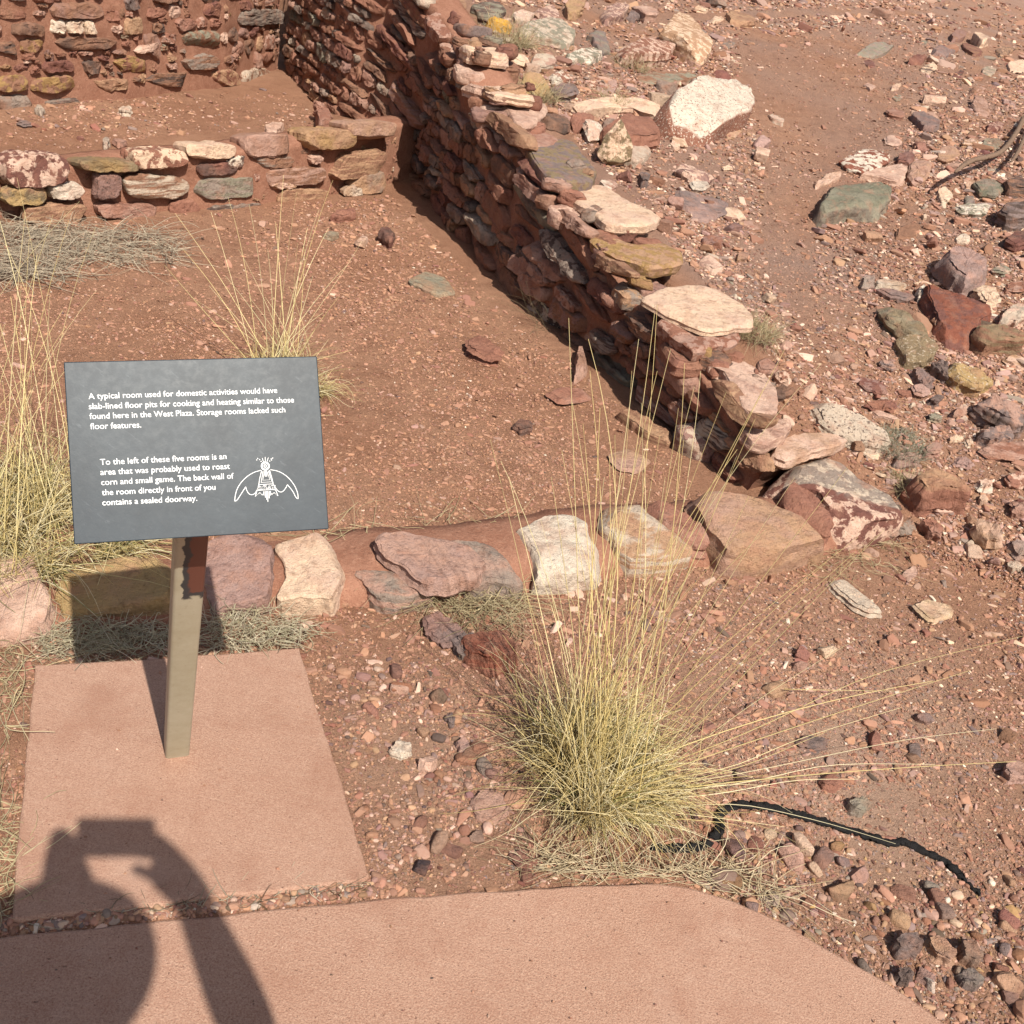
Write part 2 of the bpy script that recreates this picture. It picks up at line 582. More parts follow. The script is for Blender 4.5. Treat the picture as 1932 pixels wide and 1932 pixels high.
# ------------------------------------------------------------------ slab, path
def resample(pts, n):
    pts = np.asarray(pts, float)
    q = np.concatenate([pts, pts[:1]])
    s = np.concatenate([[0], np.cumsum(np.linalg.norm(np.diff(q, axis=0), axis=1))])
    t = np.linspace(0, s[-1], n, endpoint=False)
    return np.stack([np.interp(t, s, q[:, k]) for k in range(q.shape[1])], -1)
def chaikin(pts, r=.22, it=1):
    pts = np.asarray(pts, float)
    for _ in range(it):
        nx_ = np.roll(pts, -1, 0)
        pts = np.stack([pts * (1 - r) + nx_ * r, pts * r + nx_ * (1 - r)], 1).reshape(-1, pts.shape[1])
    return pts
def poured(name, poly, ztop, zbot, label, n=None, edge=.006):
    """a poured concrete slab with a slightly rounded and uneven arris"""
    poly = np.asarray(poly)[:, :2]
    a2 = np.sum(poly[:, 0] * np.roll(poly[:, 1], -1) - poly[:, 1] * np.roll(poly[:, 0], -1))
    if a2 < 0:
        poly = poly[::-1]
    bm = bmesh.new()
    n = len(poly)
    tang = np.roll(poly, -1, 0) - np.roll(poly, 1, 0)
    nrm = np.stack([tang[:, 1], -tang[:, 0]], -1)
    nrm /= np.linalg.norm(nrm, axis=1)[:, None]
    w = fbm(np.concatenate([poly * 14, np.zeros((n, 1))], 1), 4, 3, .7)[:, None] * .006
    rings = []
    for off, z in ((-edge, ztop), (-edge * .3, ztop - edge * .3), (0, ztop - edge), (0, zbot)):
        q = poly + nrm * (off + w)
        rings.append([bm.verts.new((a, b, z)) for a, b in q])
    for r0, r1 in zip(rings[:-1], rings[1:]):
        for i in range(n):
            j = (i + 1) % n
            bm.faces.new((r0[i], r1[i], r1[j], r0[j]))
    bm.faces.new(rings[0])
    bmesh.ops.triangulate(bm, faces=[f for f in bm.faces if len(f.verts) > 4])
    bmesh.ops.recalc_face_normals(bm, faces=bm.faces)
    me = bpy.data.meshes.new(name)
    bm.to_mesh(me)
    bm.free()
    o = link(name, me, M_CONC)
    tag(o, label, 'paving')
    return o
slab_px = [(66, 1254), (200, 1247), (400, 1233), (564, 1221), (601, 1340), (650, 1495), (676, 1580), (700, 1655), (686, 1664), (500, 1684), (250, 1711), (22, 1737), (30, 1630), (45, 1470), (56, 1350)]
slab = poured('concrete_slab', resample([P(a, b, .006) for a, b in slab_px], 140), .006, -.10, 'small pink concrete slab that carries the sign post')
path_px = [(-700, 1830), (-350, 1799), (0, 1766), (320, 1735), (640, 1701), (900, 1681), (1150, 1667), (1230, 1665), (1310, 1674), (1420, 1710), (1560, 1787), (1700, 1868), (1790, 1935), (1880, 2005)]
pth = [P(a, b, .004) for a, b in path_px]
pe = unit(pth[-1] - pth[-2])
pth = pth + [pth[-1] + pe * .6, pth[-1] + pe * 1.6 + np.array([.25, -.5, 0]), np.array([2.6, -1.8, 0]), np.array([-2.6, -1.8, 0])]
pathway = poured('path', resample(chaikin(pth, .2, 1), 420), .004, -.10, 'pink concrete walkway with a curved edge in the foreground')
pathway['kind'] = 'structure'
del pathway['category']

# ------------------------------------------------------------------ stone generators
def prism(poly3, n, th, seed=0, rough=.006, bev=.012, flare=0.0, strata=.004, N=52, cuts=None):
    """a broken slab or block of stone: outline poly3 on the plane with outward normal n, going th deep"""
    rs = np.random.RandomState(seed)
    poly3 = np.asarray(poly3, float)
    n = unit(n)
    c = poly3.mean(0)
    u = unit(poly3[0] - c - n * np.dot(poly3[0] - c, n))
    w = np.cross(n, u)
    q = np.stack([(poly3 - c) @ u, (poly3 - c) @ w], -1)
    if np.sum(q[:, 0] * np.roll(q[:, 1], -1) - q[:, 1] * np.roll(q[:, 0], -1)) < 0:
        q = q[::-1]
    q = resample(chaikin(q, .10, 1), N)
    size = np.sqrt(np.ptp(q[:, 0]) * np.ptp(q[:, 1])) + 1e-6
    off = rs.rand(3) * 90
    rad = np.linalg.norm(q, axis=1, keepdims=True)
    dirq = q / rad
    jit = fbm(np.concatenate([q * (5 / size), np.zeros((N, 1))], 1) + off, 4, seed, .6)[:, None]
    q = q + dirq * jit * (rough * 1.6 + .03 * size)
    rad = np.linalg.norm(q, axis=1, keepdims=True)
    tilt = rs.randn(2) * .02
    rings, dep, ins = [], [], []
    for s in (.3, .58, .8, .92):
        rings.append(q * s)
        dep.append(np.zeros(N))
    b1 = np.minimum(bev, rad * .22)
    rings.append(q - dirq * b1)
    dep.append(np.full(N, bev * .12))
    rings.append(q - dirq * b1 * .3)
    dep.append(np.full(N, bev * .5))
    K = int(np.clip(th / .014, 3, 9))
    steps = rs.randn(K + 1)
    for k in range(K + 1):
        f = k / K
        d = bev + (th - bev) * f
        led = strata * (steps[k] + 1.2 * fbm(np.concatenate([q * (7 / size), np.full((N, 1), d * 60)], 1) + off, 3, seed + 3))
        rings.append(q + dirq * (led[:, None] + flare * d - (.15 * np.minimum(.05, rad.min()) * (k == K))))
        dep.append(np.full(N, d))
    V = []
    for r, d in zip(rings, dep):
        p = np.concatenate([r, d[:, None]], 1)
        hgt = fbm(np.concatenate([r * (3.2 / size), d[:, None] * 20], 1) + off, 4, seed + 7, .55)
        lay = np.round(hgt * 3.0) / 3.0
        hh = (.5 * hgt + .6 * lay) * rough * 1.8
        topw = np.clip(1 - d / (bev * 2 + 1e-6), 0, 1)
        z = -d + (hh + (r @ tilt)) * topw
        V.append(c + r[:, :1] * u + r[:, 1:2] * w + z[:, None] * n)
    V = [c[None] + n * (fbm(off[None], 4, seed + 7)[0] * rough)] + V + [c[None] - n * th]
    V = np.concatenate(V)
    if cuts is None:
        cuts = 7 if th > .05 else 3
    rmax = float(rad.max())
    for _ in range(cuts):
        a = rs.uniform(0, 2 * PI)
        el = rs.uniform(.25, 1.15)
        m_ = unit((u * math.cos(a) + w * math.sin(a)) * math.cos(el) + n * math.sin(el))
        sup = ((V - c) @ m_).max()
        dpt = rs.uniform(.02, .16) * min(th * 1.6, rmax)
        ex_ = (V - c) @ m_ - (sup - dpt)
        V = V - np.maximum(ex_, 0)[:, None] * m_ * .93
    V = V + (np.stack([fbm(V * 28 + off, 3, seed + 20 + k, .6) for k in range(3)], -1)) * rough * .7
    F = []
    nr = len(rings)
    for i in range(N):
        j = (i + 1) % N
        F.append((0, 1 + i, 1 + j))
        for k in range(nr - 1):
            a = 1 + k * N
            F.append((a + i, a + N + i, a + N + j, a + j))
        a = 1 + (nr - 1) * N
        F.append((a + j, a + i, 1 + nr * N))
    return V, F
def ico(sub):
    bm = bmesh.new()
    bmesh.ops.create_icosphere(bm, subdivisions=sub, radius=1)
    V = np.array([v.co[:] for v in bm.verts])
    F = np.array([[v.index for v in f.verts] for f in bm.faces])
    bm.free()
    return V, F
ICO = {k: ico(k) for k in (1, 2, 3, 4, 5)}
def facet(seed, sub=4, planes=11, sharp=30.0, rough=.03, squash=(1, 1, 1), round_=0.0):
    """unit-size broken or water-worn stone"""
    rs = np.random.RandomState(seed)
    V, F = ICO[sub]
    n = rs.randn(planes, 3)
    n /= np.linalg.norm(n, axis=1)[:, None]
    n = np.concatenate([n, np.eye(3), -np.eye(3)])
    o = np.concatenate([rs.uniform(.62, 1.0, planes), rs.uniform(.75, .95, 6)])
    dd = V @ n.T
    r = np.where(dd > .05, o / np.maximum(dd, .05), 9.0)
    r = -np.log(np.exp(-sharp * np.minimum(r, 3)).sum(1)) / sharp
    r = r * (1 - round_) + .85 * round_
    r = r + rough * fbm(V * 2.6 + rs.rand(3) * 50, 4, seed, .6)
    return V * r[:, None] * np.array(squash), F
def center_mesh(V):
    c = (V.max(0) + V.min(0)) / 2
    return V - c, c
ROCKS = []      # (u, v, name) landmarks for wording
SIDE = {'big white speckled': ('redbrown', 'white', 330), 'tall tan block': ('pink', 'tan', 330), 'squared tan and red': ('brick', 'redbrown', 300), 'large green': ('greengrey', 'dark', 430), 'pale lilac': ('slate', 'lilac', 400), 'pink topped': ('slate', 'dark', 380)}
def put_stone(V, F, col, col2, kind, parent=None, name='stone', label=None, cat=None, group=None, loc_extra=None):
    V, c = center_mesh(np.asarray(V))
    a1, a2 = (np.array(q, float) if getattr(q, 'ndim', 1) == 2 else np.tile(C[q] if isinstance(q, str) else q, (len(V), 1)).astype(float) for q in (col, col2))
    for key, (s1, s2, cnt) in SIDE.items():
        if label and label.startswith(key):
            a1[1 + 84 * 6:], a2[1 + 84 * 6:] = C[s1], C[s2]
    me = mesh_np(name, V, F, a1, a2)
    crisp(me)
    if parent is not None:
        o = link(name, me, M_ST[kind], parent, Vector(c) - parent.location)
        if label:
            o['label'] = label
    else:
        o = link(name, me, M_ST[kind], None, c)
        tag(o, label, cat, group)
    return o
def merge(parts):
    Vs, Fs, c1, c2, k = [], [], [], [], 0
    for V, F, a, b in parts:
        Vs.append(V)
        Fs += [tuple(i + k for i in f) for f in F]
        c1.append(np.tile(C[a] if isinstance(a, str) else a, (len(V), 1)))
        c2.append(np.tile(C[b] if isinstance(b, str) else b, (len(V), 1)))
        k += len(V)
    return np.concatenate(Vs), Fs, np.concatenate(c1), np.concatenate(c2)

# ------------------------------------------------------------------ walls
class Face:
    """ruled wall face between a foot line and a top line"""
    def __init__(self, base, top, out):
        self.b, self.t = np.asarray(base, float), np.asarray(top, float)
        s = np.concatenate([[0], np.cumsum(np.linalg.norm(np.diff(self.b, axis=0), axis=1))])
        self.s, self.L = s, s[-1]
        self.out = np.asarray(out, float)
    def at(self, s, t):
        s = np.asarray(s, float)
        b = np.stack([np.interp(s, self.s, self.b[:, k]) for k in range(3)], -1)
        u = np.stack([np.interp(s, self.s, self.t[:, k]) for k in range(3)], -1)
        t = np.asarray(t, float)[..., None]
        return b * (1 - t) + u * t
    def normal(self, s, t):
        e = .12
        a = self.at(min(s + e, self.L), t) - self.at(max(s - e, 0), t)
        v = self.at(s, 1.0) - self.at(s, 0.0)
        n = unit(np.cross(a, v))
        return n if n @ self.out > 0 else -n
    def height(self, s):
        return np.linalg.norm(self.at(s, 1.0) - self.at(s, 0.0))
def wall_core(face, depth, step, seed, inset=.012, amp=.012, back_drop=.35, rows=14, top_lump=.02):
    ns = int(face.L / step) + 2
    S = np.linspace(0, face.L, ns)
    nrm = np.array([face.normal(s, .5) for s in S])
    hor = nrm.copy()
    hor[:, 2] = 0
    hor /= np.linalg.norm(hor, axis=1)[:, None]
    R = [face.at(S, np.zeros(ns)) - np.array([0, 0, .12]) - nrm * inset]
    for k in range(rows + 1):
        R.append(face.at(S, np.full(ns, k / rows)) - nrm * inset)
    top = face.at(S, np.ones(ns))
    for f in (.12, .3, .5, .7, .88, 1.0):
        R.append(top - hor * (inset + depth * f) + np.array([0, 0, top_lump * math.sin(PI * min(f * 1.1, 1))]))
    R.append(top - hor * (inset + depth) - np.array([0, 0, back_drop]))
    V = np.stack(R)
    nr = len(R)
    p = V.reshape(-1, 3)
    d = np.stack([fbm(p * 7 + k * 31, 4, seed + k, .55) for k in range(3)], -1) * amp * 1.4
    d += np.stack([fbm(p * 34 + k * 31, 3, seed + k, .6) for k in range(3)], -1) * amp * .45
    p = p + d
    id_ = np.arange(nr * ns).reshape(nr, ns)
    F = np.stack([id_[:-1, :-1], id_[:-1, 1:], id_[1:, 1:], id_[1:, :-1]], -1).reshape(-1, 4)
    # both ends closed
    F = [tuple(f) for f in F] + [tuple(id_[:, 0][::-1]), tuple(id_[:, -1])]
    return mesh_np('mortar', p, F)
PAL_BACK = [('redbrown', 'brown', 6), ('brown', 'dark', 4), ('tan', 'brown', 4), ('pinkcream', 'pink', 2), ('dark', 'brown', 3), ('pink', 'redbrown', 5), ('grey', 'brown', 2), ('ochre', 'brown', 1.5), ('maroon', 'redbrown', 3), ('purple', 'brown', 3), ('greengrey', 'brown', 1), ('brick', 'redbrown', 3)]
PAL_DIAG = [('redbrown', 'brown', 7), ('brown', 'dark', 5), ('grey', 'dark', 3), ('maroon', 'redbrown', 3), ('pink', 'redbrown', 4), ('dark', 'grey', 3), ('purple', 'brown', 3), ('pale', 'dark', 2), ('greengrey', 'dark', 2), ('brick', 'brown', 4), ('tan', 'brown', 2)]
def pick(rs, pal):
    w = np.array([p[2] for p in pal], float)
    return pal[rs.choice(len(pal), p=w / w.sum())]
def masonry(face, rs, s0, s1, hrow, wst, pal, avoid=(), tmax=1.0, t0=.0, th=.07, proud=(.004, .02), N=26, gap=.016, skip=.06, rough=.007):
    """random rubble courses on a face: returns (V, F, col, col2, kind) per stone"""
    out = []
    Hm = max(face.height(s) for s in np.linspace(s0, s1, 12))
    z = t0 * Hm
    while z < Hm * tmax:
        h = rs.uniform(*hrow)
        s = s0 + rs.uniform(0, .05)
        while s < s1:
            w = rs.uniform(*wst) * (.8 + .4 * rs.rand())
            if rs.rand() < .25:
                w *= .5
            hh = h * rs.uniform(.62, 1.08)
            cs, cz = s + w / 2, z + h * rs.uniform(.35, .6)
            s += w + gap * rs.uniform(.6, 2.2)
            if rs.rand() < skip or cs > s1:
                continue
            Hl = face.height(cs)
            if cz + hh * .5 > Hl * tmax + .01:
                continue
            c3 = face.at(cs, cz / Hl)
            uu, vv, _ = px(c3)
            wpx = w * FPX / _ * .42
            hpx = hh * FPX / _ * .42
            if any(a - wpx <= uu <= c_ + wpx and b - hpx <= vv <= d + hpx for a, b, c_, d in avoid):
                continue
            k = rs.randint(6, 9)
            poly = []
            for i in range(k):
                a = 2 * PI * (i + rs.uniform(-.25, .25)) / k
                ca, sa = math.cos(a), math.sin(a)
                e = .42
                px_ = np.sign(ca) * abs(ca) ** e * w / 2
                py_ = np.sign(sa) * abs(sa) ** e * hh / 2
                poly.append((cs + px_, cz + py_ + .12 * px_ * rs.randn() * .4))
            n = face.normal(cs, cz / Hl)
            pr = rs.uniform(*proud)
            p3 = [face.at(min(max(a, 0), face.L), b / Hl) + n * pr for a, b in poly]
            c1, c2, _w = pick(rs, pal)
            kind = rs.choice(['plain', 'strata', 'blotch', 'speck'], p=[.42, .26, .22, .10])
            nn = unit(n + rs.randn(3) * .06)
            V, F = prism(p3, nn, th, rs.randint(1 << 30), rough, min(.016, hh * .2), 0, .004, N)
            out.append((V, F, c1, c2, kind))
        z += h + gap * rs.uniform(.5, 1.2)
    return out
def add_wall_stones(root, stones, limit=100):
    def size(s):
        u, v, _ = px(s[0])
        if u.max() < -40 or v.max() < -40 or u.min() > 1980:
            return 0
        return (np.ptp(np.clip(u, -20, 1952)) + 2) * (np.ptp(np.clip(v, -20, 1952)) + 2)
    stones = sorted(stones, key=size, reverse=True)
    for s in stones[:limit]:
        put_stone(s[0], s[1], s[2], s[3], s[4], root, 'stone', s[5] if len(s) > 5 else None)
    rest = stones[limit:]
    if rest:
        V, F, a, b = merge([r[:4] for r in rest])
        o = link('small_stones', mesh_np('small_stones', V - np.array(root.location), F, a, b), M_ST['plain'], root)
        o['kind'] = 'stuff'
def core_into(root, me):
    n = len(me.vertices)
    co = np.empty(n * 3, np.float32)
    me.vertices.foreach_get('co', co)
    me.vertices.foreach_set('co', (co.reshape(-1, 3) - np.array(root.location, np.float32)).ravel())
    return link('mortar', me, M_MORT, root)

# --- low cross wall of the room
lw_top = LW_BASE + np.array([0, 0, 1.0]) * np.array(LW_ZT)[:, None] - np.array([*lw_n, 0]) * .015
LW = Face(LW_BASE, lw_top, [*lw_n, 0])
root = empty('masonry_wall', LW_BASE[2])
tag(root, 'low sunlit masonry wall of three courses across the back of the room', 'wall')
core_into(root, wall_core(LW, .17, .02, 11, -.004, .009, .25, 12, .012))
lw_p0 = LW.at(LW.L * .5, .5)
lw_nn = LW.normal(LW.L * .5, .5)
LWS = [  # outline on sheet A, proud, depth, colours, kind
    ([(35, 775), (120, 745), (310, 745), (335, 795), (290, 850), (180, 888), (60, 870)], .03, .16, 'pinkcream', 'maroon', 'blotch', 'pink and maroon mottled cap stone'),
    ([(385, 768), (655, 770), (655, 818), (480, 815), (400, 795)], .04, .15, 'olive', 'ochre', 'plain', 'flat olive cap stone'),
    ([(650, 722), (880, 725), (905, 770), (690, 806), (655, 775)], .04, .15, 'redbrown', 'cream', 'blotch', 'dark red cap stone with white patches'),
    ([(900, 694), (1020, 690), (1135, 700), (1110, 745), (1050, 755), (930, 745)], .045, .15, 'cream', 'pinkcream', 'plain', 'cream cap stone'),
    ([(1168, 662), (1380, 645), (1388, 700), (1290, 742), (1185, 735)], .035, .13, 'pink', 'brown', 'plain', 'brown pink squared cap stone'),
    ([(1458, 628), (1600, 625), (1705, 622), (1705, 652), (1650, 700), (1480, 707)], .05, .17, 'tan', 'ochre', 'plain', 'tan and yellow cap stone'),
    ([(1655, 592), (1885, 585), (1902, 630), (1740, 662), (1690, 645)], .05, .16, 'pink', 'tan', 'plain', 'pink cap stone at the right end'),
    ([(950, 792), (1080, 772), (1130, 800), (1110, 826), (960, 836)], .012, .07, 'maroon', 'dark', 'plain', None),
    ([(1085, 767), (1160, 745), (1166, 772), (1130, 800), (1098, 796)], .015, .06, 'white', 'dark', 'blotch', None),
    ([(1200, 747), (1395, 747), (1395, 798), (1280, 797)], .006, .07, 'brown', 'grey', 'strata', None),
    ([(1270, 822), (1555, 802), (1550, 850), (1440, 868), (1280, 888)], .006, .07, 'brown', 'pink', 'strata', None),
    ([(1480, 760), (1535, 745), (1545, 770), (1500, 782)], .012, .05, 'pinkcream', 'pink', 'blotch', None),
    ([(1590, 830), (1690, 780), (1835, 722), (1840, 767), (1760, 812), (1600, 860)], .02, .1, 'brown', 'tan', 'strata', None),
    ([(20, 940), (130, 895), (215, 910), (232, 940), (150, 975), (60, 975)], .018, .07, 'yellow', 'olive', 'blotch', 'yellow stone'),
    ([(255, 885), (340, 880), (415, 912), (370, 940), (265, 950)], .02, .07, 'white', 'pinkcream', 'plain', 'white stone'),
    ([(465, 840), (555, 835), (586, 890), (560, 937), (480, 947)], .018, .07, 'purple', 'dark', 'speck', None),
    ([(610, 862), (660, 836), (780, 860), (900, 876), (902, 905), (830, 942), (660, 937), (612, 902)], .018, .08, 'pale', 'brown', 'strata', None),
    ([(945, 906), (1000, 870), (1130, 855), (1207, 850), (1217, 880), (1190, 920), (1000, 947), (950, 926)], .016, .08, 'grey', 'greengrey', 'strata', None),
    ([(130, 1005), (300, 985), (415, 980), (420, 1030), (300, 1060), (130, 1060)], .010, .07, 'tan', 'brown', 'strata', None),
    ([(480, 990), (690, 975), (760, 1000), (700, 1040), (490, 1030)], .004, .07, 'brick', 'pink', 'plain', None),
    ([(985, 1005), (1090, 985), (1250, 975), (1267, 1030), (1130, 1052), (1000, 1030)], .014, .07, 'grey', 'dark', 'strata', 'dark grey stone in the bottom course'),
    ([(1340, 932), (1450, 905), (1580, 917), (1572, 975), (1400, 1012), (1330, 1010)], .014, .08, 'tan', 'brown', 'strata', None),
    ([(1640, 910), (1700, 888), (1732, 920), (1660, 937)], .015, .05, 'pale', 'tan', 'plain', None),
    ([(1682, 880), (1830, 820), (1845, 862), (1780, 922), (1700, 910)], .018, .08, 'tan', 'grey', 'plain', None),
    ([(820, 985), (940, 960), (960, 1030), (850, 1045)], .003, .06, 'brick', 'redbrown', 'plain', None),
    ([(1290, 890), (1400, 862), (1420, 885), (1300, 905)], .012, .05, 'pinkcream', 'tan', 'blotch', None),
    ([(-230, 800), (-60, 780), (0, 800), (0, 870), (-200, 880)], .03, .14, 'pink', 'brown', 'plain', None),
    ([(-240, 930), (-40, 910), (-10, 960), (-200, 990)], .015, .08, 'grey', 'brown', 'strata', None)]
st = []
for i, (pl, pr, th, c1, c2, kind, lab) in enumerate(LWS):
    pl = np.array(pl, float)
    pl = resample(chaikin(pl, .1, 1), 28)
    ce, hw = (pl.max(0) + pl.min(0)) / 2, np.ptp(pl, axis=0) / 2
    qn = (pl - ce) / hw
    sq = qn / ((np.abs(qn) ** 4.5).sum(1) ** (1 / 4.5))[:, None]
    pl = ce + (qn * .42 + sq * .58) * hw * np.array([1.04, 1.16])
    p3 = [Ppl(u, v, lw_p0 + lw_nn * (pr * .4 + .008), lw_nn) for u, v in fr('A', pl)]
    n = unit(lw_nn + np.array([0, 0, .12]) if i < 7 else lw_nn)
    V, F = prism(p3, n, th, 500 + i, .006, .010 if i < 7 else .007, 0, .003, 48, 3)
    st.append((V, F, c1, c2, kind, lab))
rs = np.random.RandomState(19)
av = []
for q in st:
    uu, vv, _ = px(q[0])
    av.append((uu.min() + 3, vv.min() + 3, uu.max() - 3, vv.max() - 3))
for rep_ in range(4):
    n0 = len(st)
    st += masonry(LW, rs, .1, LW.L - .5, (.018, .05), (.03, .12), [('brick', 'pink', 4), ('redbrown', 'brown', 4), ('tan', 'brown', 2), ('purple', 'brown', 2), ('brown', 'dark', 2), ('pale', 'tan', .7)], av, .9, .05 + .03 * rep_, .05, (.004, .011), 22, .01, .25, .006)
    for q in st[n0:]:
        uu, vv, _ = px(q[0])
        av.append((uu.min() + 2, vv.min() + 2, uu.max() - 2, vv.max() - 2))
add_wall_stones(root, st)

# --- tall back wall, in the sun
bw_h = np.array([1.35, 1.35, 1.35, 1.35, 1.35])
BW = Face(BW_BASE, BW_BASE + np.stack([np.full(5, -.05), np.full(5, .0), bw_h], -1), [.95, -.31, 0])
root = empty('masonry_wall', BW_BASE[1])
tag(root, 'tall sunlit rubble stone wall behind the low cross wall', 'wall')
core_into(root, wall_core(BW, .35, .04, 21, .010, .016, .8, 22))
rs = np.random.RandomState(4)
bw_p0, bw_nn = BW.at(BW.L * .6, .3), BW.normal(BW.L * .6, .3)
BWS = [([(245, 105), (310, 98), (315, 158), (250, 155)], 'white', 'cream', 'plain'), ([(318, 100), (392, 97), (396, 160), (320, 160)], 'white', 'cream', 'plain'), ([(400, 97), (440, 100), (458, 160), (402, 162)], 'cream', 'white', 'plain'),
       ([(695, 350), (920, 345), (925, 400), (840, 418), (700, 410)], 'dark', 'brown', 'strata'), ([(205, 480), (300, 468), (380, 470), (388, 520), (210, 525)], 'dark', 'grey', 'strata'),
       ([(145, 375), (330, 355), (375, 420), (250, 445), (150, 430)], 'ochre', 'brown', 'blotch'), ([(535, 292), (620, 265), (700, 290), (700, 338), (590, 342)], 'ochre', 'redbrown', 'blotch'),
       ([(1105, 70), (1200, 42), (1352, 45), (1350, 110), (1150, 125)], 'grey', 'dark', 'strata'), ([(245, 195), (340, 175), (480, 178), (565, 200), (500, 240), (260, 235)], 'brown', 'dark', 'plain'),
       ([(860, 295), (960, 255), (1050, 270), (1048, 320), (900, 335)], 'grey', 'brown', 'strata'), ([(50, 115), (130, 105), (215, 118), (205, 172), (60, 165)], 'brown', 'dark', 'plain'),
       ([(-20, 460), (140, 450), (165, 480), (160, 525), (-20, 530)], 'grey', 'brown', 'plain'), ([(430, 385), (600, 375), (625, 420), (500, 438)], 'tan', 'brown', 'plain'),
       ([(1000, 350), (1080, 332), (1128, 350), (1130, 405), (1030, 410)], 'tan', 'redbrown', 'blotch'), ([(830, 95), (900, 85), (932, 100), (930, 140), (840, 145)], 'brick', 'pink', 'plain'),
       ([(850, 170), (930, 145), (1040, 150), (1042, 230), (900, 238)], 'greengrey', 'brown', 'blotch'), ([(235, 15), (480, 10), (495, 85), (350, 92), (240, 75)], 'brown', 'purple', 'plain'),
       ([(595, 90), (680, 85), (685, 160), (600, 165)], 'tan', 'olive', 'plain'), ([(690, 160), (750, 160), (750, 300), (700, 250)], 'purple', 'brown', 'plain'), ([(1150, 340), (1280, 320), (1290, 380), (1160, 395)], 'pale', 'brown', 'blotch'),
       ([(590, -10), (650, -10), (660, 45), (600, 50)], 'dark', 'slate', 'plain'), ([(630, 225), (745, 195), (750, 240), (640, 255)], 'pinkcream', 'pink', 'plain'), ([(200, 290), (350, 285), (350, 340), (210, 345)], 'maroon', 'redbrown', 'plain'), ([(-10, 360), (130, 355), (125, 430), (-10, 435)], 'brown', 'ochre', 'blotch')]
st, avoid = [], []
for i, (pl, c1, c2, kind) in enumerate(BWS):
    q = fr('A', pl)
    p3 = []
    for u, v in q:                       # meet the (slightly bent) face
        best = None
        for s in np.linspace(.1, BW.L - .05, 160):
            b = BW.at(s, 0.0)
            d = ray(u, v)
            nn = BW.normal(s, .3)
            w = CP + d * (np.dot(b - CP, nn) / np.dot(d, nn))
            e = abs(np.dot((w - b)[:2], unit((BW.at(min(s + .05, BW.L), 0.) - BW.at(s, 0.))[:2])))
            if best is None or e < best[0]:
                best = (e, w + nn * .016, nn)
        p3.append(best[1])
    V, F = prism(p3, best[2], .09, 700 + i, .008, .016, 0, .004, 40)
    st.append((V, F, c1, c2, kind))
    q = np.array(q)
    avoid.append((q[:, 0].min(), q[:, 1].min(), q[:, 0].max(), q[:, 1].max()))
for rep_ in range(3):
    n0 = len(st)
    st += masonry(BW, rs, .3, BW.L - .02, ((.05, .10), (.03, .06), (.022, .045))[rep_], ((.07, .24), (.05, .14), (.03, .09))[rep_], PAL_BACK, avoid, .98, .03 + .02 * rep_, .08, (.0, .014), 26, .010, .02, .009)
    for q in st[n0:]:
        uu, vv, _ = px(q[0])
        avoid.append((uu.min() + 4, vv.min() + 3, uu.max() - 4, vv.max() - 3))
add_wall_stones(root, st)

# --- long wall running away uphill, its near face in shade
DW = Face(DW_BASE, DW_TOP, [-.9, -.435, 0])
root = empty('masonry_wall', DW_BASE[3])
tag(root, 'long stone wall climbing uphill with its left face in shadow and loose slabs on top', 'wall')
DWc = Face(DW_BASE, DW_BASE + (DW_TOP - DW_BASE) * np.clip(1 - .065 / np.linalg.norm(DW_TOP - DW_BASE, axis=1), .3, 1)[:, None], [-.9, -.435, 0])
core_into(root, wall_core(DWc, .22, .03, 31, .02, .016, .3, 20, .01))
rs = np.random.RandomState(8)
Lc = DW.s[8]
st = masonry(DW, rs, .0, DW.s[7] + .1, (.045, .105), (.12, .34), PAL_DIAG, (), .95, .0, .10, (.010, .045), 30, .008, .03, .010)
st += masonry(DW, rs, DW.s[7] + .1, DW.L, (.04, .085), (.09, .28), PAL_DIAG, (), .98, .0, .08, (.0, .03), 24, .006, .02, .010)
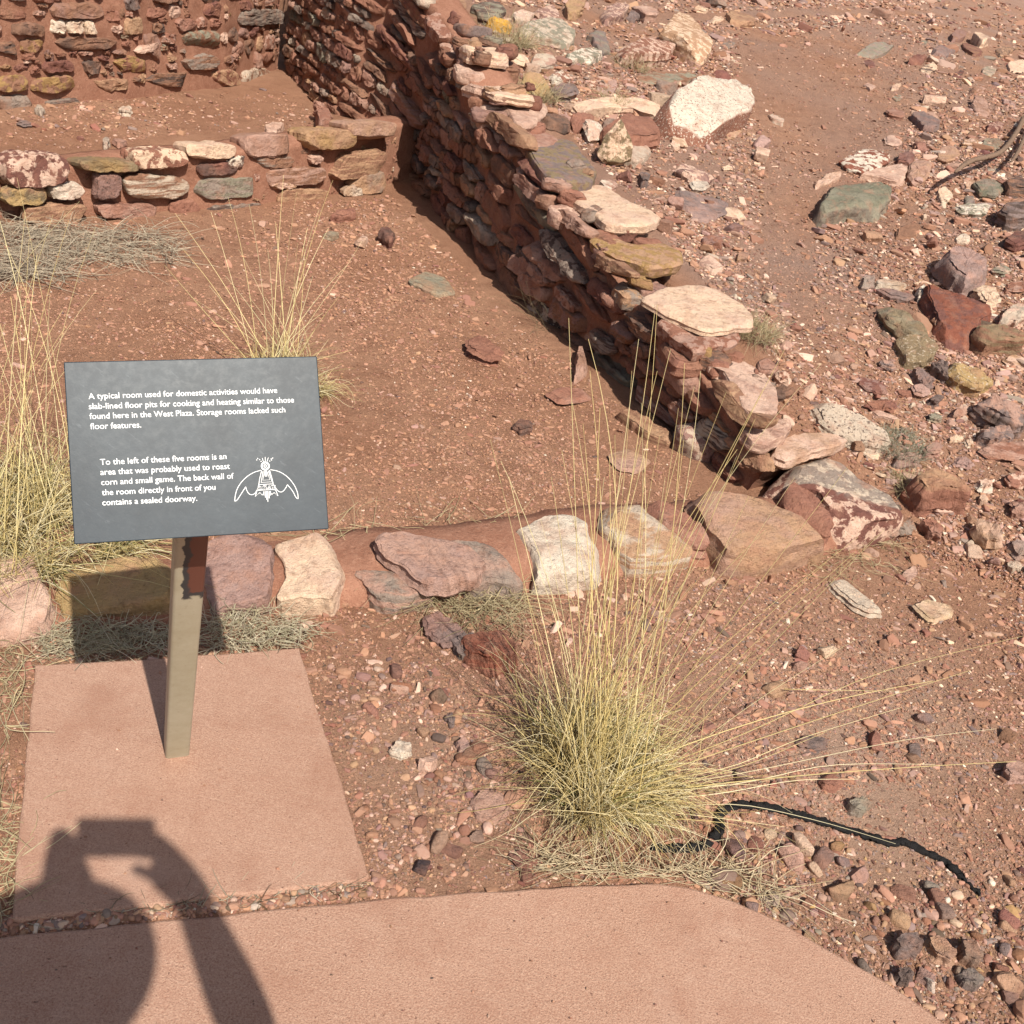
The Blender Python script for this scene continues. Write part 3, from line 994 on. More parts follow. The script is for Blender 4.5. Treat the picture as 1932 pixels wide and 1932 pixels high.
DWS = [  # outline of the upper face, sheet, height, thickness, colours, kind, words
    ('B', [(330, 40), (400, 52), (545, 60), (560, 85), (430, 90)], .98, .10, 'olive', 'brown', 'strata', None),
    ('B', [(330, 0), (495, 0), (500, 45), (350, 40)], 1.03, .05, 'tan', 'brown', 'plain', None),
    ('B', [(410, 155), (580, 138), (578, 215), (540, 232), (430, 185)], .93, .05, 'pinkcream', 'pink', 'plain', 'pale pink slab on the wall top'),
    ('B', [(508, 264), (640, 260), (768, 306), (745, 322), (622, 316)], .88, .13, 'brown', 'redbrown', 'plain', 'squared brown block on the wall top'),
    ('B', [(622, 452), (720, 443), (892, 506), (830, 570), (742, 575), (715, 540)], .76, .05, 'pinkcream', 'pink', 'plain', 'white and pink slab on the wall top'),
    ('B', [(560, 540), (620, 520), (760, 640), (760, 700), (700, 690)], None, .09, 'brown', 'tan', 'plain', None),
    ('B', [(712, 622), (800, 590), (950, 665), (900, 690), (790, 688)], .69, .05, 'pink', 'brick', 'plain', None),
    ('B', [(764, 704), (860, 680), (988, 674), (1126, 808), (1105, 845), (935, 842), (860, 800)], .665, .065, 'slate', 'olive', 'blotch', 'dark slate coloured slab on the wall top'),
    ('D', [(405, 222), (430, 165), (560, 153), (715, 238), (864, 290), (876, 338), (655, 345), (590, 335), (500, 268)], .595, .045, 'cream', 'pinkcream', 'plain', 'long cream slab on the wall top'),
    ('D', [(500, 430), (545, 398), (720, 470), (900, 466), (1005, 520), (990, 555), (850, 575), (800, 565), (640, 510), (540, 465)], .525, .05, 'ochre', 'tan', 'blotch', 'rough yellow slab on the wall top'),
    ('D', [(478, 560), (530, 505), (640, 560), (712, 612), (700, 640), (560, 600)], None, .06, 'brown', 'tan', 'strata', None),
    ('D', [(773, 748), (880, 698), (1000, 686), (1180, 712), (1310, 782), (1380, 842), (1372, 882), (1240, 905), (1100, 898), (960, 846), (850, 792)], .455, .028, 'cream', 'pinkcream', 'plain', 'broad cream and pink slab on the wall top'),
    ('D', [(840, 860), (1000, 905), (1280, 915), (1310, 940), (1290, 975), (1075, 1020), (960, 960)], .412, .05, 'pink', 'redbrown', 'blotch', None),
    ('D', [(860, 960), (1000, 990), (1290, 985), (1270, 1060), (1060, 1090), (960, 1080)], .355, .07, 'brick', 'brown', 'plain', None),
    ('D', [(1108, 1108), (1180, 1073), (1290, 1083), (1440, 1148), (1502, 1250), (1512, 1335), (1470, 1368), (1340, 1335), (1250, 1210), (1190, 1130)], .345, .035, 'pinkcream', 'pink', 'plain', 'rounded pink slab with a crack on the wall top'),
    ('D', [(1110, 1190), (1200, 1180), (1320, 1345), (1470, 1400), (1400, 1460), (1250, 1400)], None, .06, 'tan', 'brown', 'strata', None),
    ('D', [(1300, 1440), (1500, 1375), (1600, 1388), (1560, 1470), (1450, 1520), (1370, 1500)], .255, .05, 'pink', 'pinkcream', 'strata', None),
    ('D', [(1465, 1560), (1530, 1500), (1665, 1460), (1885, 1492), (1850, 1522), (1700, 1560), (1560, 1600)], .215, .05, 'pinkcream', 'tan', 'plain', 'pointed pale pink slab'),
    ('D', [(1190, 1500), (1260, 1490), (1460, 1620), (1440, 1690), (1330, 1640)], None, .08, 'tan', 'redbrown', 'plain', None),
    ('D', [(300, 280), (345, 265), (500, 390), (470, 430), (380, 380)], None, .06, 'pink', 'brown', 'plain', None),
    ('D', [(60, 100), (110, 60), (275, 215), (265, 260), (190, 240)], None, .06, 'pink', 'redbrown', 'plain', None),
    ('D', [(60, 520), (130, 505), (205, 610), (210, 660), (140, 660), (60, 590)], None, .07, 'pink', 'brick', 'plain', None),
    ('D', [(640, 1340), (690, 1330), (960, 1475), (930, 1515), (800, 1460)], .06, .05, 'tan', 'brown', 'strata', None)]
for i, (k, pl, z, th, c1, c2, kind, lab) in enumerate(DWS):
    q = fr(k, pl)
    nrm_ = unit([.02, -.05, 1]) if th < .1 else np.array([0, 0, 1.0])
    if z is None:                       # set in the shaded face itself
        cu = np.mean(q, 0)
        best = min(((np.hypot(*(np.array(px(DW.at(s, t_))[:2]) - cu)), s, t_) for s in np.linspace(0, DW.L, 150) for t_ in np.linspace(0, 1, 20)), key=lambda a: a[0])
        fn = DW.normal(best[1], best[2])
        c0 = DW.at(best[1], best[2]) + fn * .03
        nrm_ = unit(fn + np.array([0, 0, .25]))
        p3 = [Ppl(u, v, c0, nrm_) for u, v in q]
    else:
        p3 = [P(u, v, z * .93) for u, v in q]
    V, F = prism(p3, nrm_, th, 900 + i, .0055, .010 if th < .06 else .014, -.06, .003, 60, 5)
    st.insert(0, (V, F, c1, c2, kind, lab))
rs = np.random.RandomState(16)
manual = []
for q in st[:len(DWS)]:
    uu, vv, _ = px(q[0])
    manual.append((uu.min(), vv.min(), uu.max(), vv.max()))
for layer in range(3):                  # stepped flat slabs that make up the broken top
    s = .25 + .1 * layer
    while s < DW.s[8] + .9:
        w = rs.uniform(.10, .24)
        tp = DW.at(s + w / 2, 1.0)
        nn = DW.normal(s + w / 2, .5)
        hn = unit([nn[0], nn[1], 0])
        al = np.cross([0, 0, 1.0], hn)
        th = rs.uniform(.035, .07)
        c0 = tp - hn * (rs.uniform(.02, .06) + (.0, .10, .05)[layer]) + np.array([0, 0, (-.045, -.012, -.08)[layer] + rs.uniform(-.012, .02)])
        dp = rs.uniform(.07, .13)
        pl = [c0 + al * (w / 2 * math.copysign(abs(math.cos(a)) ** .5, math.cos(a))) + hn * (dp * math.copysign(abs(math.sin(a)) ** .6, math.sin(a))) for a in [2 * PI * (k + rs.uniform(-.3, .3)) / 8 for k in range(8)]]
        s += w * rs.uniform(.85, 1.15)
        uc, vc, _ = px(c0)
        if layer < 2 and any(a + 8 < uc < c_ - 8 and b + 6 < vc < d - 6 for a, b, c_, d in manual):
            continue
        V, F = prism(pl, unit(rs.randn(3) * .07 + np.array([0, 0, 1])), th, rs.randint(1 << 30), .007, .008, -.05, .003, 40, 5)
        c1, c2, _w = pick(rs, [('pink', 'pinkcream', 4), ('pinkcream', 'pink', 3), ('tan', 'brown', 3), ('redbrown', 'brown', 3), ('brown', 'pink', 4), ('cream', 'pinkcream', 1.5), ('purple', 'pink', 2), ('slate', 'brown', 1), ('brick', 'pink', 2), ('grey', 'tan', 1)])
        st.append((V, F, c1, c2, rs.choice(['plain', 'strata', 'blotch'], p=[.6, .25, .15])))
rs = np.random.RandomState(15)
for i in range(60):
    s = rs.uniform(.35, DW.s[8] + .5)
    tp = DW.at(s, 1.0)
    nn = DW.normal(s, .5)
    hn = unit([nn[0], nn[1], 0])
    c0 = tp - hn * rs.uniform(.0, .27) + np.array([0, 0, rs.uniform(.004, .03)])
    w = rs.uniform(.025, .085)
    an = rs.uniform(0, PI)
    pl = []
    for k in range(7):
        a = 2 * PI * (k + rs.uniform(-.3, .3)) / 7
        x_, y_ = w * math.cos(a), w * rs.uniform(.45, .8) * math.sin(a)
        pl.append(c0 + np.array([x_ * math.cos(an) - y_ * math.sin(an), x_ * math.sin(an) + y_ * math.cos(an), 0]))
    V, F = prism(pl, unit(rs.randn(3) * .12 + np.array([0, 0, 1])), rs.uniform(.02, .06), rs.randint(1 << 30), .007, .007, 0, .004, 22)
    c1, c2, _w = pick(rs, PAL_BACK)
    st.append((V, F, c1, c2, rs.choice(['plain', 'strata', 'blotch'])))
add_wall_stones(root, st)
# dark purple stone lodged in the hollow of the wall foot
vv, ff = facet(77, 4, 9, 22, .05)
pc = P(1312, 832, .06)
put_stone(vv * np.array([.10, .09, .085]) + pc, ff, 'purple', 'pale', 'blotch', None, 'rock', 'dark purple and white stone lodged at the near foot of the long wall', 'rock')

# --- kerb-like row of stones along the front of the room
root = empty('masonry_wall', FW_LINE[4])
tag(root, 'lowest front wall of the room, one row of big stones set in red mortar', 'wall')
fl = [q for q in FW_LINE]
cl, hh = [], []
S = np.linspace(0, len(fl) - 1, 150)
cl = np.stack([np.interp(S, np.arange(len(fl)), np.array(fl)[:, k]) for k in range(3)], -1)
tg = np.gradient(cl, axis=0)
tg /= np.linalg.norm(tg, axis=1)[:, None]
side = np.stack([tg[:, 1], -tg[:, 0], np.zeros(len(tg))], -1)
R = []
for o_, z_ in ((.175, -.06), (.15, .0), (.125, .035), (.08, .052), (.0, .058), (-.08, .052), (-.13, .035), (-.16, -.03)):
    R.append(cl + side * o_ + np.array([0, 0, 1.0]) * (z_ - .032 * np.clip((4.6 - S) / 1.6, 0, 1))[:, None])
V = np.stack(R)
shp = V.shape[:2]
p = V.reshape(-1, 3)
p = p + np.stack([fbm(p * 9 + 7 * k, 4, 60 + k) for k in range(3)], -1) * .016
id_ = np.arange(shp[0] * shp[1]).reshape(shp)
Fm = np.stack([id_[:-1, :-1], id_[:-1, 1:], id_[1:, 1:], id_[1:, :-1]], -1).reshape(-1, 4)
core_into(root, mesh_np('mortar', p, Fm[:, ::-1]))
FWS = [
    ('G', [(-260, 300), (-30, 255), (180, 208), (212, 330), (266, 478), (232, 590), (60, 660), (-240, 740)], .050, .15, 'pinkcream', 'pink', 'plain', (-.1, -.24)),
    ('G', [(298, 430), (325, 335), (480, 285), (650, 238), (905, 262), (925, 330), (905, 470), (700, 500), (480, 535), (318, 558)], .054, .12, 'yellow', 'tan', 'plain', (-.08, -.22)),
    ('G', [(1100, 140), (1250, 105), (1390, 122), (1462, 196), (1450, 330), (1430, 470), (1300, 500), (1130, 525), (1060, 330)], .054, .12, 'lilac', 'purple', 'plain', (-.08, -.25)),
    ('G', [(1462, 200), (1490, 120), (1620, 100), (1745, 105), (1790, 180), (1842, 332), (1790, 430), (1775, 480), (1640, 470), (1505, 480), (1475, 455), (1530, 350), (1510, 260)], .057, .12, 'cream', 'pinkcream', 'plain', (-.08, -.22)),
    ('E', [(135, 420), (205, 345), (330, 400), (420, 480), (345, 512), (240, 520)], .055, .08, 'grey', 'pink', 'strata', (0, -.15)),
    ('E', [(430, 300), (520, 288), (632, 290), (690, 350), (742, 430), (730, 455), (640, 462), (560, 470), (470, 420)], .065, .09, 'grey', 'pink', 'plain', (0, -.15)),
    ('E', [(203, 300), (240, 280), (310, 275), (420, 300), (540, 312), (590, 340), (622, 385), (575, 452), (480, 478), (392, 482), (300, 415), (215, 350)], .105, .05, 'pink', 'lilac', 'plain', (0, -.18)),
    ('E', [(712, 250), (740, 230), (920, 205), (952, 235), (1000, 310), (1038, 368), (1010, 408), (900, 425), (800, 432), (775, 350)], .085, .15, 'white', 'pale', 'plain', (0, -.16)),
    ('E', [(985, 215), (1060, 165), (1150, 152), (1192, 205), (1300, 278), (1352, 340), (1250, 378), (1140, 385), (1075, 340), (1020, 270)], .085, .15, 'pale', 'tan', 'strata', (.05, -.16)),
    ('E', [(1160, 168), (1232, 162), (1330, 225), (1398, 282), (1392, 318), (1310, 300), (1230, 240)], .085, .10, 'brick', 'pink', 'plain', (0, -.1)),
    ('E', [(1338, 142), (1450, 118), (1630, 112), (1692, 168), (1790, 225), (1842, 268), (1835, 292), (1720, 320), (1612, 345), (1490, 340), (1420, 285)], .115, .17, 'tan', 'pink', 'plain', (.03, -.14)),
    ('Hh', [(330, 1320), (450, 1225), (620, 1180), (760, 1215), (900, 1320), (1080, 1420), (1205, 1510), (1190, 1550), (1030, 1560), (860, 1600), (740, 1560), (690, 1480), (640, 1400)], .125, .17, 'grey', 'pale', 'blotch', (.05, -.12)),
    ('E', [(1660, 130), (1720, 95), (1800, 160), (1850, 230), (1835, 268), (1740, 215)], .115, .12, 'brick', 'redbrown', 'plain', (0, -.05)),
    ('G', [(-620, 360), (-300, 310), (-280, 730), (-600, 760)], .07, .13, 'tan', 'brown', 'plain', (-.1, -.2))]
st = []
for i, (k, pl, z, th, c1, c2, kind, tl) in enumerate(FWS):
    q = fr(k, pl)
    n = unit([tl[0], tl[1], 1])
    cu = np.mean(q, 0)
    c0 = P(cu[0], cu[1], z)
    p3 = [Ppl(u, v, c0, n) for u, v in q]
    if k == 'G':
        V, F = prism(p3, n, th, 1200 + i, .0045, .007, .05, .003, 84, 3)
    else:
        V, F = prism(p3, n, th, 1200 + i, .007, .010, .12 if th > .06 else 0, .004, 84, 11)
    if c1 == 'grey' and c2 == 'pale' and k == 'Hh':       # weathered grey top, broken maroon and pink flank
        c1, c2 = np.tile(C['grey'], (len(V), 1)), np.tile(C['pale'], (len(V), 1))
        fl = (V[:, 1] < np.quantile(V[:, 1], .42)) | (np.arange(len(V)) > 84 * 6)
        c1[fl], c2[fl] = C['maroon'], C['pinkcream']
    st.append((V, F, c1, c2, kind))
add_wall_stones(root, st)

# ------------------------------------------------------------------ loose stones one can tell apart
LOOSE = [  # sheet, outline of the upper face, thickness, bury share, colours, kind, name, category, label
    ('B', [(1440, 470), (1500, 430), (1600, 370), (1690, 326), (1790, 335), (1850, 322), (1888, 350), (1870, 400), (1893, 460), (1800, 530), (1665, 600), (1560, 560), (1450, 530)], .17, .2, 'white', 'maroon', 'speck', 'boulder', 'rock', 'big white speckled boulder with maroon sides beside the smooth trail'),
    ('B', [(1148, 590), (1230, 530), (1312, 514), (1400, 545), (1432, 590), (1425, 630), (1350, 655), (1250, 660), (1160, 630)], .13, .35, 'redbrown', 'brick', 'plain', 'boulder', 'rock', 'rounded red brown boulder left of the white speckled boulder'),
    ('B', [(1000, 465), (1090, 452), (1200, 460), (1330, 472), (1412, 486), (1442, 545), (1400, 555), (1330, 518), (1180, 510), (1050, 520)], .07, .3, 'cream', 'pinkcream', 'plain', 'rock', 'rock', 'long cream slab behind the rounded red brown boulder'),
    ('B', [(1060, 580), (1100, 566), (1152, 598), (1140, 640), (1090, 640)], .07, .3, 'white', 'pinkcream', 'blotch', 'rock', 'rock', 'small bright white stone left of the rounded red brown boulder'),
    ('B', [(735, 140), (800, 95), (900, 85), (960, 95), (1022, 165), (985, 200), (900, 175), (790, 155)], .07, .2, 'greengrey', 'pale', 'blotch', 'rock', 'rock', 'broad grey green slab tilted beside the dry tuft near the top'),
    ('B', [(975, 250), (1040, 225), (1125, 222), (1165, 250), (1090, 285), (1000, 280)], .05, .2, 'greengrey', 'white', 'blotch', 'rock', 'rock', 'flaky grey green slab with white streaks behind the wall top'),
    ('B', [(1072, 158), (1110, 140), (1155, 150), (1200, 235), (1150, 245)], .04, .3, 'slate', 'greengrey', 'plain', 'rock', 'rock', 'thin slate leaf standing between the grey green slabs and the maroon rock'),
    ('B', [(1222, 215), (1300, 190), (1400, 162), (1508, 200), (1470, 245), (1400, 262), (1260, 255)], .11, .3, 'redbrown', 'pinkcream', 'blotch', 'rock', 'rock', 'maroon jagged rock left of the tan block near the trail'),
    ('B', [(1432, 130), (1520, 38), (1560, 58), (1682, 195), (1640, 240), (1560, 200), (1480, 150)], .14, .15, 'tan', 'cream', 'blotch', 'rock', 'rock', 'tall tan block with a cream top at the head of the trail'),
    ('B', [(1310, 352), (1400, 330), (1520, 340), (1622, 360), (1560, 376), (1400, 392)], .05, .3, 'greengrey', 'brown', 'strata', 'rock', 'rock', 'flat greenish brown slab behind the white speckled boulder'),
    ('B', [(660, 250), (680, 226), (760, 255), (812, 288), (780, 296)], .045, .3, 'cream', 'white', 'plain', 'rock', 'rock', 'narrow cream slab just behind the brown block on the wall'),
    ('B', [(768, 370), (800, 340), (865, 350), (918, 432), (850, 455), (800, 410)], .05, .3, 'yellow', 'tan', 'plain', 'rock', 'rock', 'pale yellow slab right of the brown block on the wall'),
    ('B', [(908, 402), (1020, 388), (1030, 440), (930, 448)], .06, .3, 'slate', 'dark', 'plain', 'rock', 'rock', 'dark slate chunk right of the pale yellow slab'),
    ('B', [(1130, 372), (1222, 378), (1205, 452), (1112, 452)], .04, .5, 'lilac', 'pink', 'plain', 'rock', 'rock', 'flat lilac slab behind the long cream slab'),
    ('B', [(905, 345), (940, 320), (1000, 350), (985, 390), (930, 385)], .06, .3, 'white', 'redbrown', 'blotch', 'rock', 'rock', 'white and red stone above the dark slate chunk'),
    ('B', [(525, 25), (600, 0), (660, 0), (690, 35), (650, 75), (570, 60)], .09, .2, 'greengrey', 'dark', 'strata', 'rock', 'rock', 'grey layered rock at the top edge beside the wall'),
    ('B', [(715, 55), (770, 40), (832, 58), (800, 92), (740, 92)], .05, .2, 'pinkcream', 'white', 'plain', 'rock', 'rock', 'pale pink shard above the broad grey green slab'),
    ('B', [(835, 50), (900, 20), (945, 60), (935, 90), (880, 88)], .06, .2, 'pinkcream', 'purple', 'blotch', 'rock', 'rock', 'pink and purple broken rock above the broad grey green slab'),
    ('B', [(968, 0), (1072, -10), (1062, 25), (1040, 50), (990, 48)], .08, .2, 'tan', 'yellow', 'plain', 'rock', 'rock', 'tan stone cut by the top edge, right of the layered rock'),
    ('B', [(1145, 45), (1200, 15), (1285, 5), (1262, 60), (1170, 92)], .07, .2, 'purple', 'pinkcream', 'blotch', 'rock', 'rock', 'purple pink rock near the top edge'),
    ('B', [(1262, 75), (1290, 45), (1335, 70), (1300, 95)], .05, .3, 'slate', 'dark', 'plain', 'rock', 'rock', 'small blue grey stone between two pink rocks near the top edge'),
    ('B', [(1285, 35), (1330, 10), (1412, 18), (1408, 80), (1345, 78)], .07, .3, 'pink', 'pinkcream', 'plain', 'rock', 'rock', 'pink angular rock left of the tan block'),
    ('B', [(1580, 40), (1600, 25), (1655, 35), (1640, 55)], .03, .3, 'cream', 'tan', 'plain', 'rock', 'rock', 'small cream chip right of the tan block, near the top'),
    ('B', [(1735, 55), (1780, 35), (1840, 60), (1882, 100), (1835, 105), (1760, 88)], .07, .2, 'tan', 'brown', 'plain', 'rock', 'rock', 'tan wedge of rock lying in the middle of the trail near the top'),
    ('B', [(1655, 82), (1730, 70), (1730, 92), (1665, 104)], .03, .3, 'cream', 'pink', 'plain', 'rock', 'rock', 'thin cream chip left of the tan wedge'),
    ('B', [(1502, 790), (1540, 770), (1600, 785), (1672, 835), (1640, 850), (1570, 830)], .06, .2, 'pinkcream', 'purple', 'blotch', 'rock', 'rock', 'pink rock with a shaded purple side above the flat slate'),
    ('B', [(1572, 860), (1640, 850), (1655, 880), (1625, 895), (1580, 885)], .045, .3, 'white', 'grey', 'plain', 'rock', 'rock', 'small whitish stone just above the flat slate'),
    ('B', [(1500, 915), (1560, 900), (1660, 930), (1752, 962), (1740, 1010), (1640, 1050), (1560, 1030)], .05, .55, 'slate', 'lilac', 'plain', 'rock', 'rock', 'large flat grey slate sunk in the gravel right of the wall'),
    ('B', [(1325, 820), (1345, 805), (1378, 825), (1368, 860), (1335, 862)], .05, .3, 'slate', 'dark', 'plain', 'pebble', 'rock', 'round blue grey pebble right of the dark slab on the wall'),
    ('B', [(1130, 855), (1180, 850), (1225, 880), (1170, 905)], .04, .3, 'white', 'pink', 'blotch', 'rock', 'rock', 'white chip against the right end of the dark wall slab'),
    ('B', [(1465, 680), (1490, 660), (1520, 690), (1498, 710)], .04, .3, 'pinkcream', 'cream', 'plain', 'rock', 'rock', 'small pink cube of stone below the white speckled boulder'),
    ('B', [(850, 540), (900, 530), (1000, 560), (990, 600), (900, 580)], .06, .3, 'dark', 'brown', 'plain', 'rock', 'rock', 'dark broken rock right of the white and pink wall slab'),
    ('B', [(990, 545), (1040, 530), (1110, 545), (1100, 580), (1020, 600)], .06, .3, 'brick', 'redbrown', 'plain', 'rock', 'rock', 'brick red stone left of the rounded red brown boulder'),
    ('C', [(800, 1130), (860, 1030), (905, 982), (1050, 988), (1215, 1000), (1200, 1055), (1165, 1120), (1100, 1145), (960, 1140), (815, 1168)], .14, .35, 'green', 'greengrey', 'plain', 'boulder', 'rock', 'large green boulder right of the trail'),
    ('C', [(905, 880), (1050, 828), (1195, 860), (1175, 905), (1040, 948), (960, 925)], .06, .4, 'rust', 'white', 'blotch', 'rock', 'rock', 'rust red slab with a white band above the green boulder'),
    ('C', [(766, 1005), (840, 965), (912, 948), (912, 985), (775, 1035)], .05, .3, 'pinkcream', 'tan', 'plain', 'rock', 'rock', 'pinkish slab leaning on the left end of the green boulder'),
    ('C', [(1000, 965), (1150, 925), (1293, 888), (1272, 1005), (1215, 1010), (1130, 985)], .05, .3, 'pinkcream', 'pink', 'plain', 'rock', 'rock', 'long pink slab tucked behind the green boulder'),
    ('C', [(1288, 965), (1305, 905), (1335, 882), (1412, 908), (1395, 980), (1330, 1010)], .06, .3, 'pink', 'tan', 'plain', 'rock', 'rock', 'oval tan pink stone at the right end of the long pink slab'),
    ('C', [(1235, 850), (1290, 840), (1325, 870), (1310, 900), (1230, 885)], .05, .3, 'maroon', 'purple', 'plain', 'rock', 'rock', 'dark maroon stone above the oval tan pink stone'),
    ('C', [(1460, 1055), (1500, 1032), (1545, 1072), (1515, 1120), (1468, 1120)], .05, .4, 'cream', 'white', 'plain', 'rock', 'rock', 'small cream white stone right of the green boulder'),
    ('C', [(1540, 1150), (1620, 1125), (1745, 1130), (1700, 1190), (1590, 1182)], .05, .4, 'greengrey', 'white', 'blotch', 'rock', 'rock', 'green and white flat stone below the small cream white stone'),
    ('C', [(1600, 1090), (1650, 1085), (1660, 1120), (1610, 1130)], .04, .4, 'slate', 'greengrey', 'plain', 'rock', 'rock', 'small slate chip above the green and white flat stone'),
    ('C', [(1660, 1000), (1760, 985), (1835, 1030), (1780, 1075), (1690, 1060)], .08, .45, 'green', 'grey', 'plain', 'rock', 'rock', 'dull green rock above the cream white stone by the right edge'),
    ('C', [(1790, 1160), (1850, 1110), (1960, 1100), (1960, 1180), (1860, 1200)], .13, .3, 'dark', 'slate', 'strata', 'rock', 'rock', 'dark layered rock at the right edge below the root'),
    ('C', [(1825, 990), (1900, 970), (1970, 960), (1970, 1040), (1850, 1040)], .1, .3, 'brown', 'dark', 'strata', 'rock', 'rock', 'brown dark rock at the right edge right beside the root'),
    ('C', [(1480, 1430), (1560, 1345), (1640, 1360), (1745, 1450), (1700, 1500), (1640, 1535), (1560, 1500)], .15, .3, 'lilac', 'slate', 'plain', 'boulder', 'rock', 'pale lilac faced boulder with a dark left side'),
    ('C', [(1545, 1320), (1590, 1300), (1635, 1318), (1625, 1345), (1570, 1342)], .04, .4, 'white', 'cream', 'plain', 'rock', 'rock', 'white chip just above the lilac faced boulder'),
    ('C', [(1385, 1570), (1470, 1560), (1600, 1610), (1745, 1650), (1775, 1720), (1700, 1800), (1640, 1900), (1560, 1940), (1480, 1860), (1420, 1720)], .10, .35, 'rust', 'maroon', 'blotch', 'boulder', 'rock', 'big rust red boulder with white pits near the right edge'),
    ('C', [(1660, 1600), (1720, 1580), (1775, 1605), (1800, 1670), (1750, 1690), (1700, 1640)], .07, .2, 'cream', 'pale', 'speck', 'rock', 'rock', 'cream stone on the upper right corner of the rust red boulder'),
    ('C', [(1420, 1770), (1520, 1740), (1610, 1745), (1560, 1780), (1450, 1810)], .05, .1, 'grey', 'brown', 'strata', 'rock', 'rock', 'grey brown lens of stone lying against the rust red boulder'),
    ('C', [(1125, 1690), (1180, 1680), (1300, 1745), (1415, 1850), (1350, 1870), (1250, 1840), (1170, 1760)], .07, .35, 'olive', 'greengrey', 'plain', 'rock', 'rock', 'long olive rock left of the rust red boulder'),
    ('C', [(1225, 1870), (1320, 1850), (1440, 1870), (1465, 1930), (1400, 2010), (1290, 2000)], .07, .35, 'olive', 'pale', 'speck', 'rock', 'rock', 'pale olive lump below the long olive rock'),
    ('C', [(1660, 1830), (1740, 1800), (1960, 1815), (1960, 1880), (1740, 1890)], .12, .3, 'olive', 'brown', 'strata', 'rock', 'rock', 'flat olive brown plank of stone at the right edge'),
    ('C', [(1030, 1545), (1075, 1522), (1105, 1540), (1095, 1578), (1045, 1580)], .05, .4, 'grey', 'lilac', 'plain', 'rock', 'rock', 'small grey block at the left end of the stone cluster'),
    ('C', [(1105, 1560), (1200, 1552), (1295, 1565), (1260, 1592), (1115, 1588)], .04, .3, 'pale', 'tan', 'plain', 'rock', 'rock', 'flat pale bar of stone right of the small grey block'),
    ('C', [(1110, 1600), (1200, 1610), (1330, 1640), (1290, 1660), (1190, 1640)], .04, .3, 'slate', 'purple', 'plain', 'rock', 'rock', 'thin purple grey splinter under the flat pale bar'),
    ('C', [(1335, 1590), (1380, 1580), (1400, 1650), (1345, 1660)], .05, .3, 'white', 'grey', 'blotch', 'rock', 'rock', 'white stone at the left tip of the rust red boulder'),
    ('C', [(1000, 295), (1080, 242), (1225, 235), (1150, 300), (1040, 315)], .06, .55, 'grey', 'greengrey', 'strata', 'rock', 'rock', 'grey slate sunk in the trail edge near the top'),
    ('C', [(858, 100), (900, 40), (960, 20), (1140, 15), (1060, 70), (960, 90)], .13, .3, 'lilac', 'brown', 'plain', 'boulder', 'rock', 'purple brown block with a flat top at the upper trail edge'),
    ('C', [(1415, 280), (1480, 240), (1562, 275), (1510, 300)], .06, .3, 'slate', 'purple', 'plain', 'rock', 'rock', 'purple slate chunk on the right slope near the top'),
    ('C', [(1288, 325), (1340, 298), (1400, 300), (1365, 342)], .06, .3, 'maroon', 'redbrown', 'plain', 'rock', 'rock', 'maroon stone left of the purple slate chunk'),
    ('C', [(1835, 345), (1930, 338), (1970, 360), (1930, 395), (1870, 390)], .05, .3, 'cream', 'pinkcream', 'plain', 'rock', 'rock', 'cream stone at the right edge on the upper slope'),
    ('C', [(500, 640), (550, 610), (600, 660), (590, 695), (530, 670)], .03, .4, 'pinkcream', 'pale', 'blotch', 'rock', 'rock', 'lone pale pink chip on the smooth trail'),
    ('C', [(1035, 465), (1070, 458), (1110, 478), (1075, 502)], .03, .5, 'pink', 'pinkcream', 'plain', 'rock', 'rock', 'flat pink chip in the middle of the upper trail'),
    ('Hh', [(590, 850), (640, 820), (720, 850), (900, 915), (1060, 1020), (1110, 1085), (1000, 1115), (880, 1080), (760, 1030), (660, 960)], .09, .35, 'pale', 'dark', 'speck', 'boulder', 'rock', 'long pale grey boulder lying right of the wall end'),
    ('Hh', [(1225, 1310), (1300, 1260), (1400, 1255), (1500, 1310), (1612, 1390), (1500, 1390), (1325, 1395)], .16, .2, 'tan', 'redbrown', 'plain', 'boulder', 'rock', 'squared tan and red block right of the wall end'),
    ('Hh', [(1275, 1585), (1330, 1580), (1432, 1640), (1405, 1690), (1340, 1670)], .06, .3, 'brick', 'pink', 'plain', 'rock', 'rock', 'small brick red cube in front of the squared tan and red block'),
    ('Hh', [(1455, 625), (1500, 585), (1600, 585), (1690, 635), (1735, 690), (1660, 735), (1540, 690)], .08, .3, 'yellow', 'pale', 'speck', 'rock', 'rock', 'yellowish rock with a rough bright top below the rust red boulder'),
    ('Hh', [(1365, 570), (1430, 580), (1480, 640), (1450, 660), (1390, 610)], .06, .3, 'slate', 'dark', 'plain', 'rock', 'rock', 'dark slate wedge touching the yellowish rock'),
    ('Hh', [(1215, 620), (1300, 630), (1385, 695), (1310, 730), (1250, 670)], .05, .3, 'slate', 'purple', 'plain', 'rock', 'rock', 'purple slate slab left of the yellowish rock'),
    ('Hh', [(1222, 730), (1270, 712), (1345, 760), (1290, 790), (1240, 780)], .04, .4, 'lilac', 'pink', 'plain', 'rock', 'rock', 'lilac chip below the purple slate slab'),
    ('Hh', [(1330, 815), (1380, 785), (1440, 800), (1380, 845)], .04, .4, 'slate', 'dark', 'plain', 'rock', 'rock', 'small dark slate chip right of the lilac chip'),
    ('Hh', [(1120, 760), (1200, 750), (1220, 795), (1150, 805)], .03, .5, 'redbrown', 'brick', 'plain', 'rock', 'rock', 'red brown flat chip left of the lilac chip'),
